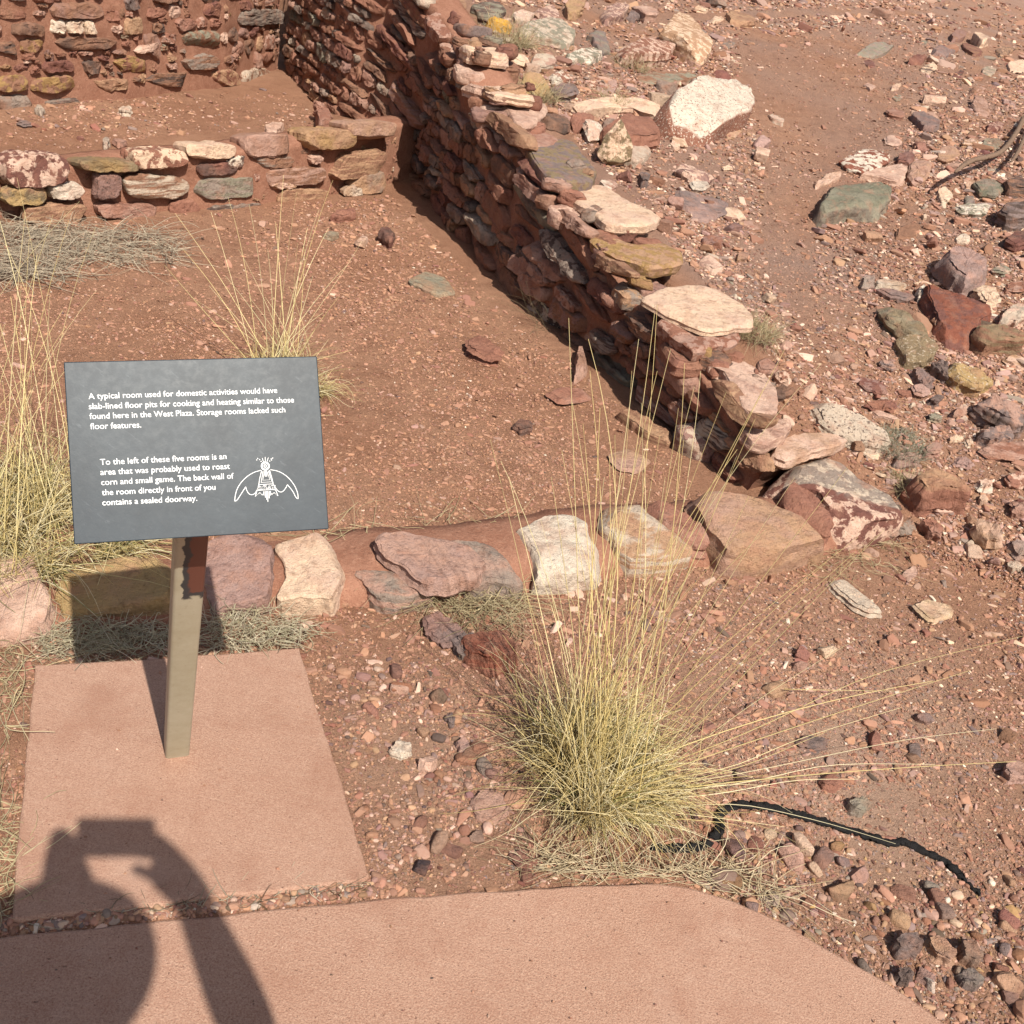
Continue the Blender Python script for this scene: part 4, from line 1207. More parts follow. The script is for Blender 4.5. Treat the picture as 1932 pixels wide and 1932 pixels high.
    ('Hh', [(1660, 840), (1720, 790), (1820, 800), (1960, 890), (1960, 970), (1850, 950), (1760, 900)], .12, .25, 'pink', 'slate', 'blotch', 'boulder', 'rock', 'pink topped boulder with a dark side at the right edge'),
    ('Hh', [(1660, 1030), (1740, 980), (1820, 970), (1900, 1055), (1800, 1075), (1720, 1080)], .08, .3, 'slate', 'pink', 'blotch', 'rock', 'rock', 'dark grey rock below the pink topped boulder'),
    ('Hh', [(1640, 1120), (1780, 1090), (1970, 1080), (1970, 1180), (1850, 1190), (1720, 1180)], .06, .4, 'pink', 'redbrown', 'strata', 'rock', 'rock', 'wide flat pink slab at the right edge'),
    ('Hh', [(915, 850), (1000, 820), (1090, 825), (1135, 865), (1100, 890), (970, 880)], .05, .4, 'maroon', 'redbrown', 'strata', 'rock', 'rock', 'maroon ribbed stone above the long pale grey boulder'),
    ('Hh', [(940, 890), (1020, 895), (1155, 945), (1110, 955), (1000, 930)], .03, .4, 'pinkcream', 'pink', 'plain', 'rock', 'rock', 'thin pink leaf of stone below the maroon ribbed stone'),
    ('Hh', [(1555, 1085), (1590, 1075), (1618, 1100), (1580, 1122)], .03, .4, 'white', 'cream', 'plain', 'rock', 'rock', 'small bright white chip left of the wide flat pink slab'),
    ('Hh', [(1640, 1340), (1690, 1315), (1745, 1340), (1720, 1385), (1660, 1375)], .05, .4, 'pinkcream', 'white', 'blotch', 'rock', 'rock', 'whitish pink lump right of the squared tan and red block'),
    ('Hh', [(1800, 1320), (1880, 1270), (1970, 1260), (1970, 1370), (1870, 1370)], .07, .4, 'brick', 'pinkcream', 'blotch', 'rock', 'rock', 'brick red rock with pale veins at the right edge'),
    ('Hh', [(1850, 1470), (1900, 1445), (1970, 1440), (1970, 1540), (1880, 1530)], .06, .4, 'pink', 'redbrown', 'plain', 'rock', 'rock', 'pink stone below the brick red rock at the right edge'),
    ('Hh', [(1815, 1870), (1870, 1850), (1932, 1880), (1910, 1905), (1850, 1905)], .03, .4, 'pale', 'greengrey', 'plain', 'pebble', 'rock', 'pale grey oblong pebble at the right edge'),
    ('Hh', [(1845, 1740), (1890, 1710), (1970, 1730), (1970, 1820), (1900, 1820)], .04, .5, 'grey', 'lilac', 'plain', 'rock', 'rock', 'flat grey stone above the pale oblong pebble'),
    ('Hh', [(1640, 1440), (1690, 1430), (1710, 1465), (1660, 1480)], .03, .4, 'cream', 'pink', 'plain', 'pebble', 'rock', 'cream pebble right of the red face of the squared block'),
    ('Hh', [(1090, 1110), (860, 1150), (900, 1190), (1000, 1210), (1010, 1190)], .02, .4, 'cream', 'white', 'plain', 'rock', 'rock', 'thin cream flake under the long pale grey boulder'),
    ('Hh', [(340, 630), (400, 620), (455, 690), (420, 705), (370, 690)], .06, .3, 'pinkcream', 'redbrown', 'blotch', 'rock', 'rock', 'cream and red stone behind the rounded pink wall slab'),
    ('O', [(880, 640), (905, 630), (950, 660), (942, 678), (912, 672), (886, 658)], .05, .3, 'brick', 'redbrown', 'plain', 'rock', 'rock', 'brick red block alone on the room floor'),
    ('O', [(1036, 740), (1060, 728), (1100, 735), (1112, 748), (1060, 755)], .02, .3, 'brick', 'pink', 'plain', 'rock', 'rock', 'thin red flake on the room floor near the long wall'),
    ('O', [(966, 798), (980, 788), (1000, 792), (1008, 804), (985, 812)], .03, .3, 'dark', 'redbrown', 'plain', 'pebble', 'rock', 'dark brown pebble in the middle of the room floor'),
    ('O', [(772, 530), (800, 508), (840, 520), (860, 548), (830, 556)], .025, .4, 'greengrey', 'tan', 'plain', 'rock', 'rock', 'greenish flat stone on the floor left of the wall shadow'),
    ('O', [(1155, 860), (1190, 848), (1222, 868), (1200, 885), (1170, 880)], .02, .5, 'pink', 'tan', 'plain', 'rock', 'rock', 'flat tan stone on the floor above the stone row'),
    ('O', [(1090, 655), (1105, 650), (1115, 690), (1085, 710)], .06, .2, 'pink', 'brown', 'plain', 'rock', 'rock', 'pink splinter leaning on the foot of the long wall'),
    ('A', [(1575, 1015), (1640, 985), (1690, 990), (1698, 1015), (1620, 1020)], .05, .2, 'brick', 'maroon', 'plain', 'rock', 'rock', 'brick red rock with a dark underside at the end of the low wall'),
    ('A', [(1685, 1140), (1720, 1115), (1755, 1130), (1740, 1160)], .04, .3, 'pinkcream', 'tan', 'plain', 'rock', 'rock', 'pale pink stone on the floor near the low wall'),
    ('A', [(1800, 1090), (1840, 1060), (1880, 1100), (1860, 1130)], .07, .2, 'maroon', 'dark', 'plain', 'rock', 'rock', 'dark maroon lump on the floor where the two walls meet'),
    ('A', [(1530, 1110), (1570, 1095), (1620, 1105), (1590, 1125)], .03, .4, 'greengrey', 'tan', 'plain', 'rock', 'rock', 'flat greenish stone on the floor below the low wall'),
    ('A', [(485, 655), (505, 648), (525, 660), (510, 685), (490, 680)], .04, .3, 'pale', 'grey', 'plain', 'rock', 'rock', 'small grey stone on the ledge behind the low wall'),
    ('A', [(530, 660), (590, 652), (608, 672), (560, 685)], .035, .3, 'pink', 'redbrown', 'plain', 'rock', 'rock', 'small pink stone on the ledge right of the grey one'),
    ('A', [(1258, 600), (1290, 585), (1355, 582), (1310, 625), (1265, 625)], .05, .3, 'pinkcream', 'pink', 'plain', 'rock', 'rock', 'pale pink wedge behind the brown pink cap stone'),
    ('A', [(1500, 520), (1515, 475), (1560, 520), (1580, 560), (1520, 565)], .09, .2, 'brick', 'pink', 'plain', 'rock', 'rock', 'pink upright stone leaning in the shaded corner'),
    ('A', [(560, 515), (590, 495), (628, 510), (620, 535), (580, 530)], .05, .3, 'pale', 'pinkcream', 'plain', 'rock', 'rock', 'pale stone at the foot of the tall back wall'),
    ('A', [(165, 505), (190, 490), (212, 515), (195, 530)], .05, .3, 'pale', 'grey', 'plain', 'rock', 'rock', 'greyish lump at the foot of the tall wall near the left edge'),
    ('A', [(78, 580), (120, 570), (165, 582), (120, 592)], .03, .4, 'slate', 'dark', 'plain', 'rock', 'rock', 'dark slate chip on the ledge near the left edge'),
    ('O', [(870, 1195), (905, 1188), (945, 1190), (978, 1205), (970, 1235), (930, 1240), (885, 1225)], .09, .35, 'redbrown', 'rust', 'strata', 'rock', 'rock', 'red brown rock half hidden by the left side of the big grass clump'),
    ('O', [(795, 1162), (830, 1155), (868, 1180), (872, 1212), (840, 1215), (810, 1190)], .05, .45, 'purple', 'slate', 'plain', 'rock', 'rock', 'purple stone under dry litter left of the red brown rock'),
    ('O', [(862, 1200), (885, 1192), (905, 1205), (898, 1222), (872, 1222)], .05, .2, 'slate', 'green', 'plain', 'rock', 'rock', 'small slate stone against the red brown rock'),
    ('O', [(884, 1510), (905, 1488), (950, 1492), (970, 1522), (955, 1548), (905, 1545)], .03, .5, 'pink', 'purple', 'plain', 'rock', 'rock', 'flat pink purple stone below the left of the grass clump'),
    ('O', [(955, 1610), (985, 1600), (1015, 1612), (1018, 1632), (980, 1640)], .03, .5, 'purple', 'redbrown', 'plain', 'rock', 'rock', 'flat purple brown stone near the path edge below the grass'),
    ('O', [(735, 1410), (752, 1396), (776, 1398), (778, 1416), (755, 1422)], .03, .3, 'white', 'pale', 'plain', 'pebble', 'rock', 'white stone right of the concrete slab'),
    ('O', [(860, 1395), (880, 1388), (890, 1410), (868, 1415)], .03, .4, 'lilac', 'pink', 'plain', 'pebble', 'rock', 'lilac pebble left of the grass clump'),
    ('O', [(840, 1350), (852, 1342), (862, 1358), (850, 1368)], .025, .3, 'slate', 'dark', 'plain', 'pebble', 'rock', 'dark blue grey pebble left of the big grass clump'),
    ('O', [(1568, 1098), (1590, 1092), (1630, 1122), (1668, 1150), (1640, 1152), (1600, 1128)], .03, .4, 'pale', 'cream', 'speck', 'rock', 'rock', 'pale elongated slab in front of the tan kerb stone'),
    ('O', [(1722, 1140), (1752, 1128), (1795, 1142), (1800, 1160), (1760, 1172)], .03, .4, 'cream', 'yellow', 'plain', 'rock', 'rock', 'cream flat stone on the bare ground at right'),
    ('O', [(1700, 1082), (1725, 1066), (1738, 1078), (1715, 1098)], .02, .4, 'pink', 'pinkcream', 'plain', 'rock', 'rock', 'small pink triangle of stone above the cream flat stone'),
    ('O', [(1690, 1770), (1705, 1758), (1735, 1758), (1748, 1775), (1735, 1790), (1700, 1790)], .045, .35, 'slate', 'dark', 'plain', 'pebble', 'rock', 'smooth dark grey pebble near the curved path edge'),
    ('O', [(1750, 1765), (1775, 1760), (1808, 1795), (1800, 1812), (1770, 1800)], .035, .4, 'tan', 'pink', 'plain', 'rock', 'rock', 'tan long stone right of the smooth dark grey pebble'),
    ('O', [(1815, 1775), (1840, 1770), (1862, 1800), (1850, 1815), (1825, 1800)], .04, .4, 'brown', 'grey', 'plain', 'pebble', 'rock', 'brown grey pebble right of the tan long stone'),
    ('O', [(1692, 1830), (1708, 1820), (1726, 1838), (1715, 1855), (1697, 1848)], .03, .35, 'dark', 'slate', 'plain', 'pebble', 'rock', 'dark pebble at the curved path edge near the bottom'),
    ('O', [(1808, 1830), (1835, 1822), (1860, 1848), (1845, 1860), (1820, 1850)], .03, .4, 'slate', 'greengrey', 'plain', 'pebble', 'rock', 'long grey green pebble below the brown grey pebble'),
    ('O', [(1505, 1395), (1530, 1385), (1560, 1392), (1550, 1402), (1520, 1405)], .025, .4, 'slate', 'dark', 'plain', 'rock', 'rock', 'slim dark slate right of the grass clump'),
    ('O', [(1545, 1465), (1570, 1455), (1600, 1470), (1580, 1485), (1552, 1480)], .025, .4, 'brick', 'redbrown', 'plain', 'pebble', 'rock', 'brick coloured pebble above the black cable'),
    ('O', [(1600, 1508), (1630, 1500), (1652, 1516), (1630, 1530), (1605, 1522)], .03, .4, 'grey', 'greengrey', 'plain', 'pebble', 'rock', 'grey flat pebble above the black cable'),
    ('O', [(1895, 1440), (1920, 1432), (1950, 1445), (1945, 1465), (1905, 1462)], .03, .4, 'pink', 'lilac', 'plain', 'rock', 'rock', 'pink stone at the right edge of the bare ground'),
    ('O', [(1330, 1290), (1360, 1280), (1395, 1300), (1385, 1335), (1350, 1340)], .02, .7, 'pinkcream', 'pink', 'plain', 'rock', 'rock', 'flat pale pink stone sunk right of the grass clump'),
]
CW = {'cream': 'cream', 'pinkcream': 'pale pink', 'pink': 'pink', 'tan': 'tan', 'ochre': 'ochre', 'redbrown': 'red brown', 'maroon': 'maroon', 'rust': 'rust red', 'brown': 'brown', 'purple': 'purple', 'lilac': 'lilac',
      'slate': 'slate grey', 'dark': 'dark', 'black': 'black', 'grey': 'grey', 'pale': 'pale grey', 'greengrey': 'grey green', 'white': 'white', 'brick': 'brick red', 'soil': 'earthy red', 'soild': 'dark earthy'}
def worded(u, v, colour, noun, marks):
    d = [math.hypot(a - u, b - v) for a, b, _ in marks]
    a, b, lm = marks[int(np.argmin(d))]
    du, dv = u - a, v - b
    w = ('right of' if du > 0 else 'left of') if abs(du) > 1.6 * abs(dv) else ('in front of' if dv > 0 else 'behind') if abs(dv) > 1.6 * abs(du) else ('in front and ' if dv > 0 else 'behind and ') + ('right of' if du > 0 else 'left of')
    lm = lm if lm.startswith('the ') else 'the ' + lm
    for cut in (' right of', ' left of', ' above', ' below', ' behind', ' in front', ' beside', ' near', ' between', ' just', ' on the', ' at the', ' lying', ' tucked', ' sunk', ' half', ' with', ' under', ' against', ' leaning', ' touching', ' alone', ' where', ' cut by', ' in the', ' tilted', ' standing', ' of stone'):
        if cut in lm[4:]:
            lm = lm[:4 + lm[4:].index(cut)]
    return f'{colour} {noun} {w} {lm}'
rs = np.random.RandomState(77)
marks0 = [(*np.mean(fr(q[0], q[1]), 0), q[-1]) for q in LOOSE]
boxes = [(min(a for a, _ in fr(q[0], q[1])), min(b for _, b in fr(q[0], q[1])), max(a for a, _ in fr(q[0], q[1])), max(b for _, b in fr(q[0], q[1]))) for q in LOOSE]
used_w, extra_n = set(), 0
for _ in range(900):
    if extra_n >= 58:
        break
    if rs.rand() < .6:
        u, v = rs.uniform(1640, 1925), rs.uniform(60, 1010)
    else:
        u, v = rs.uniform(930, 1420), rs.uniform(8, 500)
        if not (v < 1.05 * (u - 930) + 60 and u < 1130 + .9 * v + 180):
            continue
    r = rs.uniform(13, 34) * (.75 + .5 * v / 1000)
    if any(a - r * .7 < u < c_ + r * .7 and b - r * .5 < v < d + r * .5 for a, b, c_, d in boxes):
        continue
    c1 = rs.choice(['pink', 'pinkcream', 'cream', 'purple', 'lilac', 'slate', 'redbrown', 'maroon', 'grey', 'pale', 'tan', 'brown', 'greengrey'])
    c2 = rs.choice(['pink', 'brown', 'pinkcream', 'purple', 'dark'])
    noun = rs.choice(['flat slab', 'broken block', 'jagged stone'])
    lab = worded(u, v, CW[c1], noun, marks0)
    if lab in used_w or len(lab.split()) > 16:
        continue
    used_w.add(lab)
    an, ar = rs.uniform(-.5, .6), rs.uniform(.32, .6)
    k_ = rs.randint(5, 8)
    pl = []
    for i in range(k_):
        a = 2 * PI * (i + rs.uniform(-.32, .32)) / k_
        x_, y_ = r * math.cos(a), r * ar * math.sin(a)
        pl.append((u + x_ * math.cos(an) - y_ * math.sin(an), v + x_ * math.sin(an) + y_ * math.cos(an)))
    th = r / 1932 * 4 * (.35 if noun == 'flat slab' else .8)
    LOOSE.append(('O', pl, th, rs.uniform(.1, .4), c1, c2, rs.choice(['plain', 'plain', 'strata', 'blotch']), 'rock', 'rock', lab))
    boxes.append((u - r, v - r * .6, u + r, v + r * .6))
    extra_n += 1
def place_outline(k, pl, th, bury, zbias=0.0, tilt=1.0):
    q = fr(k, pl)
    cu = np.mean(q, 0)
    e = th * (1 - bury)
    g = hit(cu[0], cu[1], e)
    n = unit(tnorm(g) * tilt + np.array([0, 0, 1e-3]))
    return [Ppl(u, v, g, n) for u, v in q], n, g
LAND = []
for i, (k, pl, th, bury, c1, c2, kind, nm, cat, lab) in enumerate(LOOSE):
    p3, n, g = place_outline(k, pl, th, bury)
    rs = np.random.RandomState(3000 + i)
    n2 = unit(n + rs.randn(3) * .03)
    ext = np.ptp(np.array(p3), axis=0).max()
    th = max(th, .3 * ext * (1 if nm == 'boulder' else .5))
    peb = nm == 'pebble'
    V, F = prism(p3, n2, th, 3000 + i, .0035 if th < .05 else .009, min(.020 if nm == 'boulder' else .010, th * .3) if not peb else th * .45, .18 if nm == 'boulder' else 0, .006 if nm != 'pebble' else .001, 84 if nm == 'boulder' else 48)
    put_stone(V, F, c1, c2, kind, None, nm, lab, cat)
    cu = np.mean(fr(k, pl), 0)
    LAND.append((cu[0], cu[1], lab))
# an upright triangular stone
def upright(k, tri, th, lean, c1, c2, kind, lab, seed):
    q = fr(k, tri)
    base = max(q, key=lambda a: a[1])
    g = hit(*base)
    n = unit(lean)
    p3 = [Ppl(u, v, g, n) for u, v in q]
    V, F = prism(p3, n, th, seed, .009, .014, -.1, .006, 60)
    put_stone(V, F, c1, c2, kind, None, 'rock', lab, 'rock')
    LAND.append((np.mean(q, 0)[0], np.mean(q, 0)[1], lab))
upright('B', [(1130, 735), (1185, 640), (1248, 572), (1270, 610), (1306, 742), (1245, 806), (1190, 790)], .10, [.35, -.9, .25], 'olive', 'cream', 'blotch', 'upright triangular stone, half dark olive and half cream', 4001)
upright('A', [(1500, 560), (1505, 480), (1530, 475), (1590, 560), (1570, 585)], .06, [.5, -.8, .2], 'brick', 'pink', 'plain', 'pink upright slab leaning at the foot of the shaded wall', 4002)
# bright orange lichen covered stone
g = hit(*fr('B', [(652, 165)])[0])
V, F = facet(4100, 4, 7, 12, .16, (.085, .07, .075))
put_stone(V + g + np.array([0, 0, .03]), F, 'orange', 'yellow', 'speck', None, 'rock', 'bright orange lichen covered stone beside the dry tuft near the top', 'rock')

# ------------------------------------------------------------------ gravel
ZT = [  # zones on the photograph's sheet: outline, density 0..1, size factor, palette
    ('slope', [(900, 0), (1400, 0), (1420, 300), (1380, 450), (1560, 700), (1750, 1000), (1932, 1250), (1932, 1932), (2000, 2000), (2000, -40), (900, -40)]),
]
def inpoly(pts, x, y):
    x, y = np.asarray(x), np.asarray(y)
    c = np.zeros(x.shape, bool)
    n = len(pts)
    j = n - 1
    for i in range(n):
        xi, yi = pts[i]
        xj, yj = pts[j]
        with np.errstate(divide='ignore', invalid='ignore'):
            t = ((yi > y) != (yj > y)) & (x < (xj - xi) * (y - yi) / (yj - yi + 1e-12) + xi)
        c ^= t
        j = i
    return c
Z_TRAIL = [(1390, 60), (1500, 70), (1640, 40), (1760, 100), (1720, 220), (1690, 330), (1600, 380), (1540, 430), (1530, 560), (1540, 640), (1470, 560), (1430, 470), (1440, 360), (1440, 250), (1400, 160)]
Z_SLOPE = [(880, -60), (2000, -60), (2000, 1180), (1760, 1010), (1700, 930), (1620, 880), (1480, 700), (1300, 500), (1150, 330), (1000, 170), (900, 50)]
Z_FRONT = [(1180, 1120), (1500, 1080), (1720, 1010), (2000, 1150), (2000, 2000), (1790, 1932), (1560, 1786), (1420, 1708), (1290, 1662), (1380, 1500), (1340, 1300)]
Z_PEB = [(1300, 1668), (1400, 1560), (1700, 1600), (1860, 1650), (2000, 1640), (2000, 2000), (1800, 1940), (1560, 1786)]
Z_PEB2 = [(620, 1250), (800, 1250), (920, 1400), (1000, 1600), (1080, 1665), (900, 1682), (700, 1700), (690, 1560)]
Z_FLOOR = [(0, 430), (740, 370), (960, 590), (1270, 850), (1330, 930), (900, 1000), (600, 1010), (-60, 1060), (-60, 430)]
Z_LEDGE = [(-40, 215), (530, 165), (620, 235), (300, 260), (-40, 300)]
slab_o = [tuple(px(np.array([*P(a, b, .022)]))[:2]) for a, b in slab_px]
rs = np.random.RandomState(99)
NPX = 560000
U, Vv = rs.uniform(-90, 2022, NPX), rs.uniform(-40, 2022, NPX)
big = fbm(np.stack([U / 130, Vv / 100, np.zeros(NPX)], -1), 3, 71)
dens = np.zeros(NPX)
zone = np.zeros(NPX, int)
for zi, (zn, d) in enumerate([(Z_SLOPE, .62), (Z_FLOOR, .26), (Z_LEDGE, .34), (Z_FRONT, .42), (Z_PEB2, .40), (Z_PEB, .44), (Z_TRAIL, .36)]):
    m_ = inpoly(zn, U, Vv)
    dens[m_] = d
    zone[m_] = zi + 1
rest = (zone == 0) & ((Vv > 1050) | (U > 1450))
dens[rest] = .40
zone[rest] = 8
jm = inpoly([(10, 1738), (250, 1711), (500, 1684), (710, 1657), (760, 1690), (640, 1702), (320, 1736), (0, 1768)], U, Vv)
dens[jm] = .7
zone[jm] = 9
dens *= np.clip(1 + 1.3 * big, .2, 2.2)
floor_right = (zone == 2) & (U > 560)
dens[floor_right] *= 1.5
keep = rs.rand(NPX) < dens * .8
U, Vv, zone = U[keep], Vv[keep], zone[keep]
# ground position by refining the sight-line hit on the smooth terrain
D = np.stack([(U - 966) / FPX, (Vv - 966) / FPX, np.ones_like(U)], -1) @ MW.T
t = np.full(len(U), .5)
done = np.zeros(len(U), bool)
tt = .6
lo_, hi_ = np.full(len(U), .6), np.full(len(U), 22.0)
prev = np.full(len(U), .6)
for tt in np.concatenate([np.arange(.7, 9, .05), np.arange(9, 21, .05)]):
    act = ~done
    if not act.any():
        break
    p = CP + D[act] * tt
    under = p[:, 2] < ter(p[:, 0], p[:, 1])
    ia = np.where(act)[0][under]
    lo_[ia], hi_[ia] = tt - .06, tt
    done[ia] = True
U, Vv, zone, D, lo_, hi_ = [a[done] for a in (U, Vv, zone, D, lo_, hi_)]
for _ in range(8):
    mid = (lo_ + hi_) / 2
    p = CP + D * mid[:, None]
    under = p[:, 2] < ter(p[:, 0], p[:, 1])
    hi_ = np.where(under, mid, hi_)
    lo_ = np.where(under, lo_, mid)
G = CP + D * hi_[:, None]
dep = hi_
ok = np.ones(len(G), bool)
poly_s = [tuple(P(a, b, .006)[:2]) for a, b in slab_px]
on_pave = inpoly(poly_s, G[:, 0], G[:, 1]) | inpoly([tuple(q[:2]) for q in pth], G[:, 0], G[:, 1])
ok &= ~(on_pave & (rs.rand(len(G)) > .003))
ok &= ~((np.abs(poly_sd(dw_line, G[:, 0], G[:, 1])) < .07) & (G[:, 0] < 1.05))
near_dw = np.abs(poly_sd(dw_line, G[:, 0], G[:, 1]) + .1) < .06
ok &= ~((np.abs(poly_sd([q[:2] for q in FW_LINE], G[:, 0], G[:, 1])) < .13) & (G[:, 0] < 1.1))
ok &= ~((np.abs(poly_sd(lw_line, G[:, 0], G[:, 1])) < .1) & (zone < 4))
U, Vv, zone, G, dep, on_pave = [a[ok] for a in (U, Vv, zone, G, dep, on_pave)]
n = len(U)
# size in sheet pixels follows a power law, so near and far ground keep the same grading
smin = np.array([0, 4.6, 3.4, 3.4, 3.8, 4.2, 4.4, 3.0, 3.6, 6.0])[zone]
smax = np.array([0, 46, 22, 24, 40, 46, 60, 20, 30, 26])[zone]
alpha = np.array([0, 3.1, 3.6, 3.2, 3.0, 2.7, 2.65, 3.6, 3.0, 2.2])[zone]
sz = smin * (1 - rs.rand(n)) ** (-1 / alpha)
sz = np.minimum(sz, smax * rs.uniform(.6, 1, n))
sz = np.where(on_pave, np.minimum(sz, 6), sz)
size = sz / FPX * dep
PALS = {
    1: [('redbrown', 4), ('pink', 7), ('brick', 3), ('brown', 4), ('pinkcream', 5), ('cream', 3), ('purple', 5), ('lilac', 5), ('slate', 2), ('maroon', 2), ('white', 1.3), ('dark', 1), ('grey', 2.5), ('tan', 3.5), ('pale', 1.5), ('soil', 17), ('soild', 6)],
    2: [('soil', 30), ('soild', 8), ('brick', 1), ('redbrown', 2), ('pink', 2.5), ('pinkcream', 1), ('dark', .5), ('white', .25), ('tan', 1)],
    3: [('soil', 10), ('soild', 6), ('pink', 3), ('redbrown', 3), ('pinkcream', 2), ('tan', 2), ('slate', 1)],
    4: [('soil', 8), ('soild', 5), ('redbrown', 4), ('brown', 3), ('pink', 3), ('slate', 1.6), ('dark', 1.2), ('cream', .8), ('purple', 2), ('white', .4), ('tan', 2)],
    5: [('soil', 5), ('redbrown', 5), ('brown', 5), ('pink', 4), ('pinkcream', 2), ('dark', 2), ('maroon', 2), ('slate', 1), ('purple', 3), ('tan', 3)],
    6: [('soil', 4), ('redbrown', 6), ('brown', 6), ('pink', 4), ('dark', 2.5), ('slate', 3), ('tan', 4), ('cream', 1.4), ('ochre', 1), ('purple', 4), ('maroon', 2), ('grey', 2), ('white', .5)],
    7: [('soil', 8), ('soild', 4), ('pink', 3), ('pinkcream', 1.5), ('purple', 2)],
    9: [('soil', 8), ('soild', 5), ('redbrown', 3), ('brown', 3), ('cream', 1), ('pinkcream', 1.5), ('slate', 2), ('dark', 1.5), ('white', .3), ('tan', 2), ('purple', 2), ('grey', 2)],
    8: [('soil', 7), ('soild', 4), ('redbrown', 3), ('brown', 2), ('dark', 1.5), ('pinkcream', 1), ('tan', 1)]}
names = list(C)
ci = np.zeros(n, int)
for z_, pal in PALS.items():
    m_ = zone == z_
    w = np.array([p[1] for p in pal], float)
    ci[m_] = np.array([names.index(p[0]) for p in pal])[rs.choice(len(pal), m_.sum(), p=w / w.sum())]
ccol = np.array([C[k] for k in names])[ci] * rs.uniform(.78, 1.2, (n, 1)) * .92 + rs.uniform(-.01, .01, (n, 3))
dk = rs.uniform(.0, .35, (n, 1))
ccol = np.clip(ccol * (1 - dk) + dk * np.array([.37, .225, .165]), .02, .8)
rounded = ((zone == 5) | (zone == 6) | (zone == 9)) & (rs.rand(n) < .75)
# the largest ones are separate pebbles with words of their own, the rest one mass
LAND_G = LAND + [(205, 850, 'the dark sign'), (350, 1330, 'the sign post'), (1130, 1450, 'the big grass clump'), (620, 1420, 'the right edge of the concrete slab'),
                 (1560, 1560, 'the black cable'), (1800, 1650, 'the right end of the black cable'), (1560, 1786, 'the curved path edge'), (1000, 1680, 'the top edge of the walkway'), (1440, 1000, 'the tan kerb stone'),
                 (1650, 950, 'the grey and maroon kerb stone'), (1060, 1030, 'the rough white kerb stone'), (820, 1050, 'the two layered pink kerb stone'), (1310, 590, 'the broad cream slab on the wall'), (1160, 390, 'the long cream slab on the wall'),
                 (1680, 880, 'the grey green tuft'), (960, 90, 'the dry tuft near the top'), (160, 480, 'the mat of dry brush')]
CW = {'cream': 'cream', 'pinkcream': 'pale pink', 'pink': 'pink', 'tan': 'tan', 'ochre': 'ochre', 'redbrown': 'red brown', 'maroon': 'maroon', 'rust': 'rust red', 'brown': 'brown', 'purple': 'purple', 'lilac': 'lilac',
      'slate': 'slate grey', 'dark': 'dark', 'black': 'black', 'grey': 'grey', 'pale': 'pale grey', 'greengrey': 'grey green', 'white': 'white', 'brick': 'brick red', 'soil': 'earthy red', 'soild': 'dark earthy'}
order = np.argsort(-sz)
single, seen, drop = [], set(), set()
CABLE_PX = [(x_, np.interp(x_, [1230, 1340, 1385, 1450, 1560, 1680, 1740, 1815, 1850], [1600, 1594, 1516, 1522, 1553, 1594, 1605, 1655, 1688])) for x_ in np.arange(1230, 1870, 12)]
lpx = np.array([(a, b) for a, b, _ in LAND_G])
for i in order[:1500]:
    if len(single) >= 105 or sz[i] < 13:
        break
    if not (6 < U[i] < 1926 and 6 < Vv[i] < 1926) or names[ci[i]] in ('soil', 'soild'):
        continue
    d = np.hypot(lpx[:, 0] - U[i], lpx[:, 1] - Vv[i])
    if min(np.hypot(a - U[i], b - Vv[i]) for a, b in CABLE_PX) < 34:
        drop.add(i)
        continue
    if d.min() < 24:
        continue
    k = int(np.argmin(d))
    du, dv = U[i] - lpx[k, 0], Vv[i] - lpx[k, 1]
    if abs(du) > 1.6 * abs(dv):
        w = 'right of' if du > 0 else 'left of'
    elif abs(dv) > 1.6 * abs(du):
        w = 'in front of' if dv > 0 else 'behind'
    else:
        w = ('in front and ' if dv > 0 else 'behind and ') + ('right of' if du > 0 else 'left of')
    lm = LAND_G[k][2]
    lm = lm if lm.startswith('the ') else 'the ' + lm
    short = ' '.join(lm.split()[:9])
    for cut in (' right of', ' left of', ' above', ' below', ' behind', ' in front', ' beside', ' near', ' between', ' just', ' on the', ' at the', ' lying', ' tucked', ' sunk', ' half', ' with', ' under', ' against', ' leaning', ' touching', ' alone', ' where', ' cut by', ' in the', ' tilted', ' standing', ' of stone'):
        if cut in lm[4:]:
            lm = lm[:4 + lm[4:].index(cut)]
    lab = f"{CW[names[ci[i]]]} {'rounded pebble' if rounded[i] else 'angular stone'} {w} {lm}"
    if lab in seen or len(lab.split()) > 16:
        continue
    seen.add(lab)
    single.append((i, lab))
si = set(i for i, _ in single)
def xforms(k, flat):
    a = rs.uniform(0, 2 * PI, k)
    ca, sa = np.cos(a), np.sin(a)
    tl = rs.randn(k, 2) * flat
    Rz = np.zeros((k, 3, 3))
    Rz[:, 0, 0], Rz[:, 0, 1], Rz[:, 1, 0], Rz[:, 1, 1], Rz[:, 2, 2] = ca, -sa, sa, ca, 1
    Rx = np.zeros((k, 3, 3))
    cb, sb = np.cos(tl[:, 0]), np.sin(tl[:, 0])
    Rx[:, 0, 0], Rx[:, 1, 1], Rx[:, 1, 2], Rx[:, 2, 1], Rx[:, 2, 2] = 1, cb, -sb, sb, cb
    return Rx @ Rz
slope_n = np.stack([np.zeros(n), np.zeros(n), np.ones(n)], -1)
def chip8(seed):
    r_ = np.random.RandomState(seed)
    v = np.array([(1, 0, 0), (0, 1, 0), (-1, 0, 0), (0, -1, 0), (.5, .4, .8), (-.5, .3, .75), (0, -.5, .8)], float) + r_.randn(7, 3) * .22
    f = np.array([(0, 1, 4), (1, 2, 5), (1, 5, 4), (2, 3, 6), (2, 6, 5), (3, 0, 6), (0, 4, 6), (4, 5, 6)])
    return v, f
ANG0 = [chip8(5900 + k) for k in range(14)]
